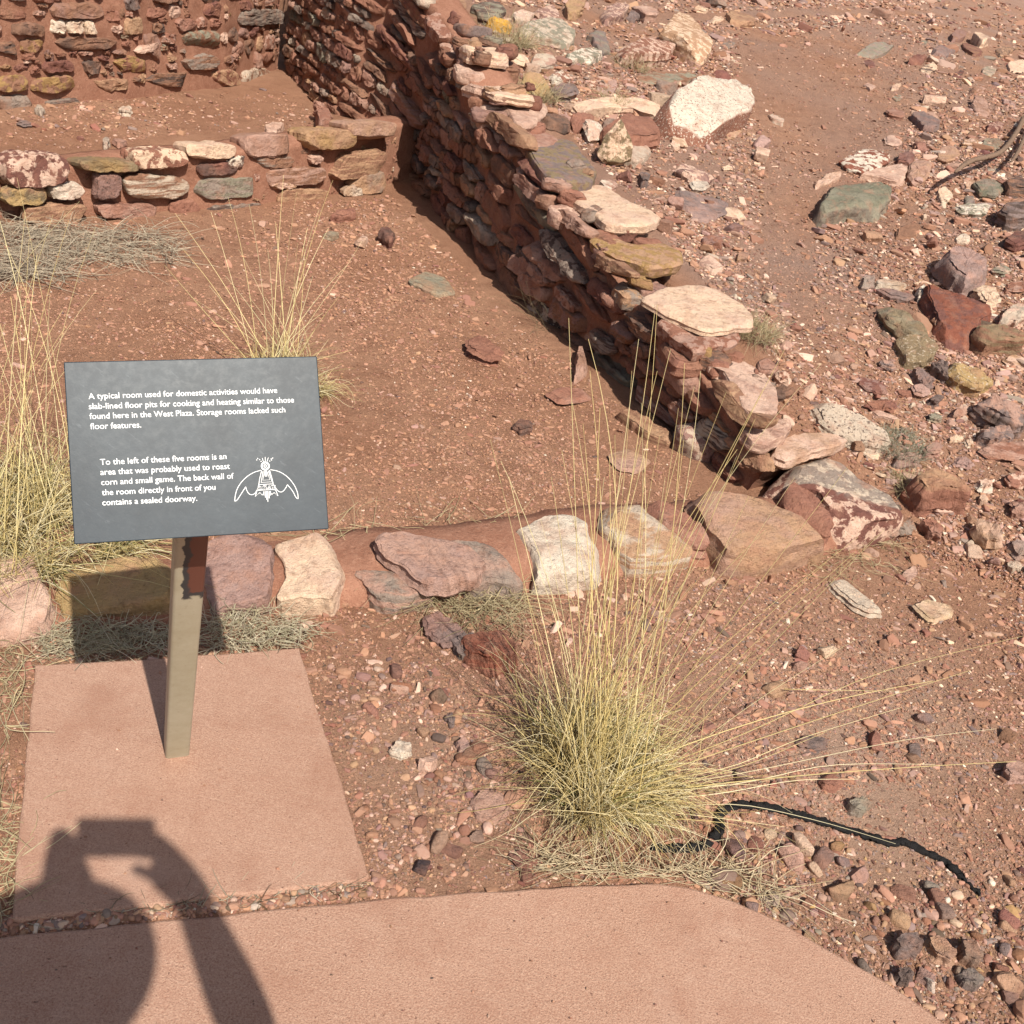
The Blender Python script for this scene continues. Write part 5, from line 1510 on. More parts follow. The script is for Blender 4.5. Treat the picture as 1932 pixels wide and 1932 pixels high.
ANG = [facet(6000 + k, 2, 5, 60, .0, (1, rq, .7)) for k, rq in enumerate((.5, .8, 1, .65, .9, .55, .75, 1, .6, .85))]
ANG2 = [facet(6100 + k, 3, 6, 50, .02, (1, rq, .7)) for k, rq in enumerate((.5, .8, 1, .65, .9, .55, .75, 1, .6, .85))]
RND = [facet(6200 + k, 2, 5, 9, .03, round_=.45) for k in range(8)]
gz = G.copy()
e3 = np.stack([G[:, 0], G[:, 1], np.zeros(n)], -1)
def ground_z(x, y):
    q = np.stack([x, y, np.zeros_like(x)], -1)
    rr = sstep(poly_sd(dw_line, x, y), 0, .3)
    return ter(x, y) + fbm(q * 2.1, 3, 5) * .022 + fbm(q * 9, 4, 9) * (.006 + .008 * rr) + fbm(q * 38, 3, 13, .6) * (.0030 + .0025 * rr)
gz[:, 2] = np.where(on_pave, .007, ground_z(G[:, 0], G[:, 1]))
asp = np.stack([rs.uniform(.75, 1.25, n), rs.uniform(.5, .85, n), np.where(rounded, rs.uniform(.42, .7, n), rs.uniform(.3, .75, n))], -1)
XF = xforms(n, .38)
Vs, Fs, Cs, off = [], [], [], 0
rem = np.array([i for i in range(n) if i not in si and i not in drop])
for tmpl_set, sel in ((ANG0, rem[(sz[rem] < 8.5)]), (ANG, rem[(sz[rem] >= 8.5) & (sz[rem] < 14) & ~rounded[rem]]), (ANG2, rem[(sz[rem] >= 14) & ~rounded[rem]]), (RND, rem[(sz[rem] >= 8.5) & rounded[rem]])):
    which = rs.randint(len(tmpl_set), size=len(sel))
    for k, (tv, tf) in enumerate(tmpl_set):
        ids = sel[which == k]
        if len(ids) == 0:
            continue
        v = tv[None] * (asp[ids] * size[ids][:, None] * .62)[:, None, :]
        v = np.einsum('nij,nkj->nki', XF[ids], v)
        zc = gz[ids].copy()
        zc[:, 2] += asp[ids][:, 2] * size[ids] * .62 * rs.uniform(-.2, .42, len(ids))
        v = v + zc[:, None]
        m_ = len(tv)
        Vs.append(v.reshape(-1, 3))
        Fs.append((tf[None] + (np.arange(len(ids)) * m_)[:, None, None] + off).reshape(-1, 3))
        Cs.append(np.repeat(ccol[ids], m_, axis=0))
        off += len(ids) * m_
grav = link('gravel', mesh_np('gravel', np.concatenate(Vs), np.concatenate(Fs), np.concatenate(Cs), smooth=False), M_CHIP)
tag(grav, 'loose gravel, chips and small pebbles of mixed red, pink and grey stone', 'gravel', kind='stuff')
for i, lab in single:
    tv, tf = facet(9000 + i, 4, 6 if not rounded[i] else 5, 45 if not rounded[i] else 9, .03, round_=.0 if not rounded[i] else .4)
    v = (tv * (asp[i] * size[i] * .62)) @ XF[i].T + gz[i] + np.array([0, 0, asp[i][2] * size[i] * .25])
    o = put_stone(v, tf, tuple(ccol[i]), tuple(np.clip(ccol[i] * rs.uniform(.6, 1.35), 0.02, .75)), rs.choice(['plain', 'strata', 'blotch', 'speck'], p=[.6, .2, .12, .08]), None, 'pebble' if rounded[i] else 'stone', lab, 'stone', 'loose stones lying about the ruin')

# ------------------------------------------------------------------ sign
def plane3(a, b, c):
    return a, unit(np.cross(b - a, c - a))
s_bl, s_br, s_tl = np.array([-.54739, 1.04686, .81470]), np.array([-.24814, 1.18790, .82386]), np.array([-.61078, 1.16865, 1.00843])
SP0, SN = plane3(s_bl, s_br, s_tl)
if SN @ (CP - s_bl) < 0:
    SN = -SN
def S3(u, v, lift=0.0):
    return Ppl(u, v, SP0 + SN * lift, SN)
cor = [S3(120, 683), S3(598, 672), S3(620.5, 998), S3(140, 1027)]
sc_c = sum(cor) / 4
ex = unit(cor[1] - cor[0] + cor[2] - cor[3])
ey = unit(np.cross(SN, ex))
def sign_material():
    mt, t, b = nt('grey_enamel')
    v = objvec(t, False)
    n = noise(t, v, 14, 6, .65)
    n2 = noise(t, v, 90, 5, .7)
    sc_ = noise(t, objvec(t, False, (40, 300, 40)), 1, 4, .7)
    c = mixc(t, mapr(t, n, .35, .65, 0, 1), (.018, .027, .037), (.028, .040, .052))
    c = mixc(t, mapr(t, n2, .55, .75, 0, .5), c, (.05, .055, .062))
    c = mixc(t, mapr(t, sc_, .62, .75, 0, .3), c, (.15, .17, .19))
    t.links.new(c, b.inputs['Base Color'])
    t.links.new(mapr(t, n2, .3, .7, .39, .45), b.inputs['Roughness'])
    b.inputs['Specular IOR Level'].default_value = .24
    bump(t, b, n2, .05, .002)
    return mt
M_SIGN = sign_material()
M_WHITE = simple_material('white_lettering', (.82, .83, .83), .6, .4)
base_pt = P(333, 1412, .006)
Q_top = Ppl(366, 905, SP0 - SN * .034, SN)
post_root = base_pt.copy()
sign = empty('interpretive_sign', post_root)
tag(sign, 'dark grey sign panel with white text and a moth emblem on a leaning beige post', 'sign')
def local(me, root):
    n = len(me.vertices)
    co = np.empty(n * 3, np.float32)
    me.vertices.foreach_get('co', co)
    me.vertices.foreach_set('co', (co.reshape(-1, 3) - np.array(root.location, np.float32)).ravel())
    return me
bm = bmesh.new()
th = .005
front = [bm.verts.new(p) for p in cor]
back = [bm.verts.new(p - SN * th) for p in cor]
bm.faces.new(front)
bm.faces.new(back[::-1])
for i in range(4):
    j = (i + 1) % 4
    bm.faces.new((front[j], front[i], back[i], back[j]))
bmesh.ops.recalc_face_normals(bm, faces=bm.faces)
bmesh.ops.bevel(bm, geom=bm.edges[:], offset=.0012, segments=2, affect='EDGES', profile=.5)
me = bpy.data.meshes.new('panel')
bm.to_mesh(me)
bm.free()
link('panel', local(me, sign), M_SIGN, sign)
def text_mesh(lines, name):
    Vs, Fs, k = [], [], 0
    for txt, a, b in lines:
        cu = bpy.data.curves.new('line', 'FONT')
        cu.body = txt
        cu.size = 1.0
        cu.offset = .006
        cu.resolution_u = 3
        ob = bpy.data.objects.new('line', cu)
        COL.objects.link(ob)
        dg = bpy.context.evaluated_depsgraph_get()
        tm = bpy.data.meshes.new_from_object(ob.evaluated_get(dg))
        v = np.array([q.co[:] for q in tm.vertices])
        f = [tuple(p.vertices) for p in tm.polygons]
        bpy.data.objects.remove(ob)
        bpy.data.curves.remove(cu)
        bpy.data.meshes.remove(tm)
        (u0, v0), (u1, v1) = fr('S', [a, b])
        p0, p1 = S3(u0, v0, .0005), S3(u1, v1, .0005)
        w = np.linalg.norm(p1 - p0)
        s = w / (v[:, 0].max() - v[:, 0].min())
        dx = unit(p1 - p0)
        dy = unit(np.cross(SN, dx))
        Vs.append(p0 + (v[:, :1] - v[:, 0].min()) * s * dx + v[:, 1:2] * s * 1.02 * dy)
        Fs += [tuple(i + k for i in q) for q in f]
        k += len(v)
    me = mesh_np(name, np.concatenate(Vs), Fs, smooth=False)
    return me
T1 = [("A typical room used for domestic activities would have", (238, 355), (1540, 312)), ("slab-lined floor pits for cooking and heating similar to those", (240, 425), (1656, 378)),
      ("found here in the West Plaza. Storage rooms lacked such", (245, 493), (1596, 446)), ("floor features.", (250, 563), (602, 551))]
T2 = [("To the left of these five rooms is an", (318, 810), (1190, 768)), ("area that was probably used to roast", (320, 879), (1213, 836)), ("corn and small game. The back wall of", (325, 949), (1240, 903)),
      ("the room directly in front of you", (330, 1019), (1114, 980)), ("contains a sealed doorway.", (333, 1089), (988, 1057))]
for T in (T1, T2):
    link('lettering', local(text_mesh(T, 'lettering'), sign), M_WHITE, sign)
def ribbons(lines, name):
    V, F = [], []
    for pts, wd, closed in lines:
        p = np.array([S3(u, v, .0006) for u, v in fr('S', pts)])
        n = len(p)
        nx_ = np.roll(p, -1, 0) if closed else np.concatenate([p[1:], p[-1:]])
        pv = np.roll(p, 1, 0) if closed else np.concatenate([p[:1], p[:-1]])
        tg = nx_ - pv
        tg /= np.linalg.norm(tg, axis=1)[:, None] + 1e-12
        sd = np.cross(SN, tg) * wd * .5
        k = len(V)
        for a, s in zip(p, sd):
            V += [a + s, a - s]
        for i in range(n if closed else n - 1):
            j = (i + 1) % n
            F.append((k + 2 * i, k + 2 * i + 1, k + 2 * j + 1, k + 2 * j))
    return mesh_np(name, np.array(V), F, smooth=False)
def smoothc(pts, it=2):
    p = np.array(pts, float)
    for _ in range(it):
        q = [p[0]]
        for a, b in zip(p[:-1], p[1:]):
            q += [a * .75 + b * .25, a * .25 + b * .75]
        q.append(p[-1])
        p = np.array(q)
    return [tuple(a) for a in p]
circ = lambda cx, cy, r, n=20: [(cx + r * math.cos(2 * PI * i / n), cy + r * math.sin(2 * PI * i / n)) for i in range(n)]
wl = .0009
EM = [(smoothc([(1428, 846), (1370, 862), (1310, 905), (1265, 965), (1249, 1020), (1246, 1060)]), wl, False), (smoothc([(1246, 1060), (1262, 1055), (1290, 1010), (1322, 960)], 1), wl, False), (smoothc([(1322, 960), (1330, 990), (1350, 1016), (1378, 1014), (1398, 990), (1415, 945)]), wl, False),
      (smoothc([(1492, 842), (1550, 852), (1612, 890), (1660, 950), (1682, 1005), (1684, 1043)]), wl, False), (smoothc([(1684, 1043), (1670, 1038), (1648, 992), (1610, 945)], 1), wl, False), (smoothc([(1610, 945), (1598, 970), (1575, 998), (1548, 994), (1525, 965), (1510, 935)]), wl, False),
      (circ(1457, 817, 25), .0022, True), (circ(1457, 817, 9, 12), .0010, True),
      ([(1432, 848), (1418, 905), (1412, 945)], wl, False), ([(1486, 845), (1502, 900), (1512, 940)], wl, False), ([(1442, 852), (1428, 930), (1505, 926), (1478, 850)], wl, False), ([(1450, 860), (1440, 915), (1490, 912), (1470, 858)], wl * .8, False),
      ([(1460, 850), (1462, 888)], .0032, False), ([(1444, 788), (1436, 762)], wl * .8, False), ([(1457, 784), (1456, 754)], wl * .8, False), ([(1470, 786), (1478, 758)], wl * .8, False),
      ([(1412, 945), (1388, 1028), (1420, 1000), (1436, 1018), (1446, 1006)], wl, False), ([(1512, 940), (1545, 1024), (1518, 1000), (1502, 1014), (1494, 1002)], wl, False), ([(1400, 985), (1535, 978)], wl * .8, False), ([(1412, 945), (1512, 940)], wl * .8, False),
      ([(1446, 992), (1448, 1020)], wl, False), ([(1456, 990), (1458, 1035)], wl, False), ([(1466, 990), (1468, 1050)], wl, False), ([(1474, 990), (1475, 1064)], wl, False), ([(1484, 990), (1484, 1040)], wl, False), ([(1493, 990), (1492, 1020)], wl, False)]
for i, (a, b) in enumerate([(1428, 785), (1418, 772), (1405, 765), (1398, 775), (1488, 783), (1498, 768), (1508, 762), (1500, 775)]):
    EM.append((circ(a, b, 2.5, 6), .0006, True))
rs = np.random.RandomState(5)
for i in range(75):
    a, b = rs.uniform(1404, 1528), rs.uniform(948, 982)
    EM.append(([(a, b), (a + rs.uniform(3, 7), b + rs.uniform(-2, 2))], .0007, False))
link('emblem', local(ribbons(EM, 'emblem'), sign), M_WHITE, sign)
# post: rounded square tube, paint knocked off near the top
axis = unit(Q_top - base_pt)
Lp = np.linalg.norm(Q_top - base_pt)
pw = unit(ex - axis * (ex @ axis))
pdp = np.cross(axis, pw)                       # towards the back
if pdp @ (CP - base_pt) > 0:
    pdp = -pdp
def post_material():
    mt, t, b = nt('beige_paint')
    v = objvec(t, False)
    sep = t.nodes.new('ShaderNodeSeparateXYZ')
    t.links.new(v, sep.inputs[0])
    n = noise(t, v, 25, 5, .65)
    n2 = noise(t, v, 160, 4, .7)
    c = mixc(t, mapr(t, n, .35, .65, 0, 1), (.33, .295, .205), (.38, .345, .255))
    c = mixc(t, mapr(t, n2, .58, .72, 0, .5), c, (.24, .20, .13))
    zedge = mth(t, 'ADD', sep.outputs[2], mth(t, 'MULTIPLY', mth(t, 'SUBTRACT', noise(t, v, 45, 3), .5), .06))
    xedge = mth(t, 'ADD', sep.outputs[0], mth(t, 'MULTIPLY', mth(t, 'SUBTRACT', noise(t, v, 40, 3), .5), .022))
    chip = mth(t, 'MULTIPLY', mapr(t, zedge, POST_CHIP - .004, POST_CHIP + .004, 0, 1), mapr(t, xedge, -.012, -.010, 0, 1))
    prim = mth(t, 'MULTIPLY', mapr(t, zedge, POST_CHIP + .016, POST_CHIP + .02, 0, 1), mapr(t, xedge, -.003, .0, 0, 1))
    c = mixc(t, chip, c, (.03, .033, .036))
    c = mixc(t, prim, c, (.115, .04, .026))
    t.links.new(c, b.inputs['Base Color'])
    b.inputs['Roughness'].default_value = .5
    bump(t, b, n2, .15, .001)
    return mt
# distance along the post at which the chipped patch ends
POST_CHIP = min(np.linspace(0, Lp, 400), key=lambda s: abs(px(base_pt + axis * s)[1] - 1105))
pr = .0235
prof = []
for cx_, cy_, a0 in ((1, 1, 0), (-1, 1, 90), (-1, -1, 180), (1, -1, 270)):
    for k in range(5):
        a = R_(a0 + 90 * k / 4)
        prof.append((cx_ * (pr - .006) + .006 * math.cos(a), cy_ * (pr - .006) + .006 * math.sin(a)))
zs = list(np.linspace(-.03, Lp, 26))
V = np.array([(a, b, z) for z in zs for a, b in prof])
k = len(prof)
F = [(i * k + j, i * k + (j + 1) % k, (i + 1) * k + (j + 1) % k, (i + 1) * k + j) for i in range(len(zs) - 1) for j in range(k)] + [tuple(range(k))[::-1], tuple((len(zs) - 1) * k + j for j in range(k))]
me = mesh_np('post', V, F)
crisp(me, 50)
po = bpy.data.objects.new('post', me)
COL.objects.link(po)
me.materials.append(post_material())
mt4 = Matrix.Identity(4)
for i in range(3):
    mt4[i][0], mt4[i][1], mt4[i][2] = pw[i], pdp[i], axis[i]
po.parent = sign
po.matrix_local = mt4
ring = resample(chaikin([(a * 1.5, b * 1.5) for a, b in prof], .2, 1), 40)
vv = [base_pt + np.array([0, 0, .001])] + [base_pt + pw * a * (1 + .25 * rs.rand()) + np.array([*(unit(np.array([pdp[0], pdp[1], 0])) * b * (1 + .25 * rs.rand()))]) + np.array([0, 0, .0008]) for a, b in ring]

# ------------------------------------------------------------------ dry grass
def tubes(paths, rad, sides=3):
    n, K, _ = paths.shape
    tg = np.gradient(paths, axis=1)
    tg /= np.linalg.norm(tg, axis=2, keepdims=True) + 1e-9
    ref = np.where(np.abs(tg[..., 2:3]) > .9, np.array([1.0, 0, 0]), np.array([0, 0, 1.0]))
    a = np.cross(tg, ref)
    a /= np.linalg.norm(a, axis=2, keepdims=True) + 1e-9
    b = np.cross(tg, a)
    V = []
    for s in range(sides):
        an = 2 * PI * s / sides
        V.append(paths + (a * math.cos(an) + b * math.sin(an) * .7) * rad[..., None])
    V = np.stack(V, 2).reshape(-1, 3)
    i = np.arange(n)[:, None, None] * K * sides
    k_ = np.arange(K - 1)[None, :, None] * sides
    s = np.arange(sides)[None, None, :]
    s2 = (s + 1) % sides
    F = np.stack([i + k_ + s, i + k_ + s2, i + k_ + sides + s2, i + k_ + sides + s], -1).reshape(-1, 4)
    return V, F
def grow(base, d0, L, droop, curl, K, rs):
    n = len(base)
    p = np.zeros((n, K, 3))
    p[:, 0] = base
    d = d0.copy()
    cv = rs.randn(n, 3) * curl[:, None]
    for k in range(1, K):
        p[:, k] = p[:, k - 1] + d * (L / (K - 1))[:, None]
        d = d + cv / (K - 1) + np.array([0, 0, -1.0]) * (droop * k / K / (K - 1) * 2)[:, None] + rs.randn(n, 3) * .06
        d /= np.linalg.norm(d, axis=1)[:, None]
    return p
STRAW = np.array([(.74, .61, .30), (.80, .69, .40), (.66, .52, .23), (.50, .38, .16), (.82, .73, .48)])
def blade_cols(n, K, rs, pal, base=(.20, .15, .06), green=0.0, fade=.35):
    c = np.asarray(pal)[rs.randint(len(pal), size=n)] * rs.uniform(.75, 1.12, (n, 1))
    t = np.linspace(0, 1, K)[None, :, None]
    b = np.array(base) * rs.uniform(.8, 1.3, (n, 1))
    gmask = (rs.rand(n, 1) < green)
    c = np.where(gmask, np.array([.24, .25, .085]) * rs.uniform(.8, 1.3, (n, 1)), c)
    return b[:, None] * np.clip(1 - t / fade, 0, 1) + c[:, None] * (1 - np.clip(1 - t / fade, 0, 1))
def grass_part(root, name, paths, rad, cols, sides=3):
    V, F = tubes(paths, rad, sides)
    me = mesh_np(name, V - np.array(root.location), F, np.repeat(cols.reshape(-1, 3), sides, axis=0))
    return link(name, me, M_STRAW, root)
def clump(center, radius, nleaf, Lr, lean, tips, label, seed, nlow=0, tip_dy=(-.12, .15), wid=.0011, green=.22, extra=0):
    rs = np.random.RandomState(seed)
    root = empty('bunch_grass', center)
    tag(root, label, 'grass clump', 'clumps of dry bunch grass')
    nt_ = max(12, nleaf // 38)                 # blades stand in tillers
    ta, tr_ = rs.uniform(0, 2 * PI, nt_), radius * np.sqrt(rs.rand(nt_))
    ti = rs.randint(nt_, size=nleaf)
    bx_, by_ = np.cos(ta[ti]) * tr_[ti] + rs.randn(nleaf) * .012, np.sin(ta[ti]) * tr_[ti] + rs.randn(nleaf) * .012
    a, r = np.arctan2(by_, bx_), np.minimum(np.hypot(bx_, by_), radius * 1.1)
    off = np.stack([np.cos(a) * r, np.sin(a) * r, np.zeros(nleaf)], -1)
    base = center + off - np.array([0, 0, .01])
    tilt = np.radians(np.clip((rs.normal(36, 17, nt_)[ti] + rs.randn(nleaf) * 11) * (.4 + .75 * r / radius), 2, 86))
    az = a + rs.randn(nt_)[ti] * .6 + rs.randn(nleaf) * .35
    d0 = np.stack([np.sin(tilt) * np.cos(az), np.sin(tilt) * np.sin(az), np.cos(tilt)], -1) + np.array([*lean, 0]) * rs.uniform(.3, 1, (nleaf, 1))
    d0 /= np.linalg.norm(d0, axis=1)[:, None]
    L = rs.uniform(*Lr, nleaf) * rs.uniform(.6, 1, nleaf) * rs.uniform(.6, 1.2, nt_)[ti]
    p = grow(base, d0, L, (rs.uniform(.3, 2.8, nt_)[ti] + rs.uniform(-.3, .6, nleaf)).clip(.1), np.abs(rs.randn(nleaf)) * 2.4, 10, rs)
    uu, vv, _ = px(p)
    okb = ((vv < 1655) | (uu > 1500)).all(1)
    base, p = base[okb], p[okb]
    nleaf = len(p)
    p[..., 2] = np.maximum(p[..., 2], center[2] + .002 + rs.rand(nleaf, 1) * .02)
    rad = wid * np.linspace(1.05, .25, 10)[None, :] * rs.uniform(.65, 1.3, (nleaf, 1))
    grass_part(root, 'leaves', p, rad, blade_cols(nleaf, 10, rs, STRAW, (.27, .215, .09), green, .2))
    # flowering stalks through given tips
    P_, Rr = [], []
    K = 12
    tl = list(tips)
    for _ in range(extra):
        q = tl[rs.randint(len(tips))]
        tl.append((q[0] + rs.randn() * 45, q[1] + abs(rs.randn()) * 190))
    for u, v in tl:
        bx = center + np.array([rs.randn() * radius * .45, rs.randn() * radius * .45, 0])
        d = ray(u, v)
        yy = bx[1] + rs.uniform(*tip_dy)
        tip = CP + d * (yy / d[1])
        mid = (bx + tip) / 2
        ctrl = mid + (np.array([bx[0], bx[1], tip[2]]) - mid) * rs.uniform(.02, .28) + rs.randn(3) * .015
        t = np.linspace(0, 1, K)[:, None]
        P_.append((1 - t) ** 2 * bx + 2 * t * (1 - t) * ctrl + t * t * tip)
        Rr.append(rs.uniform(.0011, .0020) * np.linspace(1.1, .32, K))
    ns = len(P_)
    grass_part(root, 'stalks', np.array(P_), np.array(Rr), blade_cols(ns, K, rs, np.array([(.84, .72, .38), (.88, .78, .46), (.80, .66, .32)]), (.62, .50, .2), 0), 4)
    # withered low blades lying on the soil round the clump
    if nlow:
        a, r = rs.uniform(0, 2 * PI, nlow), radius * rs.uniform(.6, 1.2, nlow)
        base = center + np.stack([np.cos(a) * r, np.sin(a) * r, rs.uniform(.003, .03, nlow)], -1)
        az = rs.uniform(0, 2 * PI, nlow)
        d0 = np.stack([np.cos(az), np.sin(az), rs.uniform(-.05, .25, nlow)], -1)
        p = grow(base, d0, rs.uniform(.06, .22, nlow), rs.uniform(0, .6, nlow), np.abs(rs.randn(nlow)) * 1.3, 8, rs)
        p = p[(px(p)[1] < 1650).all(1)]
        nlow = len(p)
        gzz = np.array(ground_z(p[..., 0], p[..., 1]))
        p[..., 2] = np.maximum(p[..., 2], gzz + .003)
        rad = .0009 * np.linspace(1.0, .4, 8)[None, :] * rs.uniform(.6, 1.3, (nlow, 1))
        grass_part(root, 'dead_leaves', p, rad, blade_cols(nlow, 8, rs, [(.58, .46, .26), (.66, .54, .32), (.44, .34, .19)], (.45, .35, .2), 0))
    return root
tips1 = [(1235, 590), (1240, 575), (1205, 640), (1073, 600), (1113, 700), (1132, 770), (1192, 700), (1322, 700), (1290, 830), (1370, 740), (1310, 730), (1425, 790), (1550, 685), (1480, 660), (1440, 735), (1655, 1010), (1600, 880), (1668, 1000),
         (1830, 1265), (1760, 1285), (1450, 1230), (1400, 1000), (1350, 930), (1245, 820), (1215, 860), (1160, 820), (1100, 800), (1060, 850), (1080, 760), (1020, 980), (1140, 900), (1180, 950), (1255, 900), (1290, 1000), (1330, 1040), (1150, 860),
         (925, 830), (945, 870), (960, 900), (1240, 700), (1280, 770), (1110, 640), (1095, 900), (1040, 900), (1500, 900), (1390, 860), (1445, 1000), (1560, 1060), (1210, 760), (1265, 660), (1170, 1010), (1220, 1060), (1090, 1010), (1010, 1060), (990, 1110), (1370, 1130), (1310, 1160)]
c1 = P(1120, 1478, 0)
big = clump(c1, .115, 1800, (.12, .40), (.42, .12), tips1, 'big yellow bunch grass clump with tall stalks beside the walkway', 21, 300, (-.10, .16), .0014, .08, 16)
# stems fallen to the right
def fallen(root, px_lines, z0, seed):
    rs = np.random.RandomState(seed)
    P_, R2 = [], []
    for ln in px_lines:
        q = np.array([P(u, v, z) for u, v, z in ln])
        t = np.linspace(0, len(q) - 1, 14)
        pp = np.stack([np.interp(t, np.arange(len(q)), q[:, k]) for k in range(3)], -1)
        for _ in range(2):
            pp[1:-1] = (pp[:-2] + 2 * pp[1:-1] + pp[2:]) / 4
        P_.append(pp)
        R2.append(np.linspace(.0013, .0005, 14))
    grass_part(root, 'stalks', np.array(P_), np.array(R2), blade_cols(len(P_), 14, rs, STRAW[[0, 1, 4]], (.5, .38, .14), 0), 4)
fallen(big, [[(1180, 1500, .06), (1400, 1480, .10), (1560, 1440, .10), (1765, 1442, .06)], [(1200, 1480, .08), (1380, 1450, .16), (1500, 1395, .2), (1700, 1335, .22)], [(1200, 1530, .04), (1390, 1512, .05), (1560, 1552, .025), (1690, 1592, .02)],
             [(1200, 1490, .06), (1400, 1460, .13), (1700, 1395, .18), (1880, 1375, .18)], [(1180, 1470, .1), (1420, 1380, .24), (1640, 1270, .3), (1930, 1200, .34)], [(1150, 1520, .04), (1330, 1540, .05), (1480, 1560, .03)],
             [(1480, 1300, .012), (1560, 1302, .016), (1700, 1304, .012)], [(1210, 1500, .05), (1420, 1440, .15), (1560, 1380, .2)], [(1190, 1510, .05), (1350, 1500, .1), (1500, 1470, .12), (1620, 1470, .1)]], 0, 5)
tips2 = [(32, 335), (100, 405), (-5, 400), (40, 520), (10, 610), (60, 590), (118, 585), (182, 548), (90, 640), (150, 380), (180, 430), (10, 460), (55, 450), (-30, 500), (20, 560), (-20, 640), (75, 680), (30, 690), (130, 690), (5, 720), (-50, 420), (95, 545), (48, 400), (70, 480)]
c2 = P(60, 1000, .02)
clump(c2, .22, 2100, (.14, .42), (.05, -.02), tips2, 'yellow bunch grass clump at the left edge behind the sign', 22, 150, (-.05, .25), .0015, .10, 6)
tips3 = [(628, 340), (602, 395), (560, 362), (470, 385), (505, 470), (430, 372), (398, 400), (330, 402), (683, 455), (655, 500), (620, 430), (310, 500), (345, 470), (450, 470), (520, 420), (575, 470), (590, 520), (545, 540), (640, 560), (610, 590), (560, 590), (500, 560), (470, 560), (425, 520), (395, 540), (580, 430), (535, 330), (360, 560), (620, 640)]
c3 = P(535, 728, .03)
clump(c3, .13, 800, (.10, .26), (.05, .05), tips3, 'bunch grass clump with thin stalks rising behind the top of the sign', 23, 60, (0, .25), .0013, .1, 4)
def tuft(u, v, r, n, L, label, seed, pal, name='grass_tuft', cat='grass tuft', group='small dry tufts', flat=0.0, wid=.0010):
    rs = np.random.RandomState(seed)
    c = hit(u, v)
    a, rr = rs.uniform(0, 2 * PI, n), r * np.sqrt(rs.rand(n))
    base = c + np.stack([np.cos(a) * rr, np.sin(a) * rr, np.zeros(n)], -1)
    tl = np.radians(rs.uniform(5, 75, n)) if not flat else np.radians(rs.uniform(60, 95, n))
    az = a + rs.randn(n)
    d0 = np.stack([np.sin(tl) * np.cos(az), np.sin(tl) * np.sin(az), np.cos(tl)], -1)
    p = grow(base, d0, rs.uniform(*L, n), rs.uniform(.1, 1.5, n), np.abs(rs.randn(n)) * 1.2, 7, rs)
    gzz = ground_z(p[..., 0], p[..., 1])
    p[..., 2] = np.maximum(p[..., 2], gzz + .002 + rs.rand(n, 1) * .006)
    rad = wid * np.linspace(1, .4, 7)[None] * rs.uniform(.6, 1.4, (n, 1))
    V, F = tubes(p, rad)
    o = link(name, mesh_np(name, V - c, F, np.repeat(blade_cols(n, 7, rs, pal, np.mean(pal, 0) * .6, 0).reshape(-1, 3), 3, axis=0)), M_STRAW, None, c)
    tag(o, label, cat, group)
    return o
GREYG = [(.34, .31, .21), (.46, .42, .31), (.26, .25, .16), (.5, .46, .36)]
DRY = [(.56, .46, .27), (.62, .52, .33), (.45, .36, .2)]
tuft(*fr('Hh', [(1130, 1150)])[0], .085, 520, (.03, .09), 'grey green tuft at the lower end of the long pale grey boulder', 31, GREYG)
tuft(*fr('D', [(1385, 960)])[0], .07, 330, (.05, .14), 'straw tuft beside the broad cream slab on the wall', 32, DRY)
tuft(*fr('B', [(705, 210)])[0], .12, 420, (.06, .20), 'straw tuft beside the bright orange stone', 33, DRY, wid=.0014)
tuft(*fr('B', [(820, 470)])[0], .12, 260, (.05, .15), 'straw tuft behind the white and pink wall slab', 34, DRY, wid=.0013)
tuft(*fr('B', [(1290, 330)])[0], .09, 160, (.05, .14), 'thin straw tuft left of the flat greenish brown slab', 35, DRY, wid=.0013)
tuft(*fr('B', [(1190, 500)])[0], .10, 200, (.05, .13), 'straw tuft on the long cream slab near the trail', 36, DRY, wid=.0013)
tuft(*fr('Hh', [(1200, 1400)])[0], .07, 200, (.04, .10), 'dry tuft left of the squared tan and red block', 37, DRY)
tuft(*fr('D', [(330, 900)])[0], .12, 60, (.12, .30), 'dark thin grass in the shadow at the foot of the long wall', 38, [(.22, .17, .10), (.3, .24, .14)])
for (u, v, s, lab) in [(484, 1716, 41, 'tiny brown seedling in the joint left of the middle'), (638, 1700, 42, 'tiny brown seedling in the joint, middle one of three'), (676, 1694, 43, 'tiny brown seedling in the joint near the slab corner')]:
    tuft(u, v, .006, 7, (.03, .055), lab, s, [(.16, .10, .06), (.2, .14, .07)], 'seedling', 'seedling', 'seedlings in the concrete joint', wid=.0009)
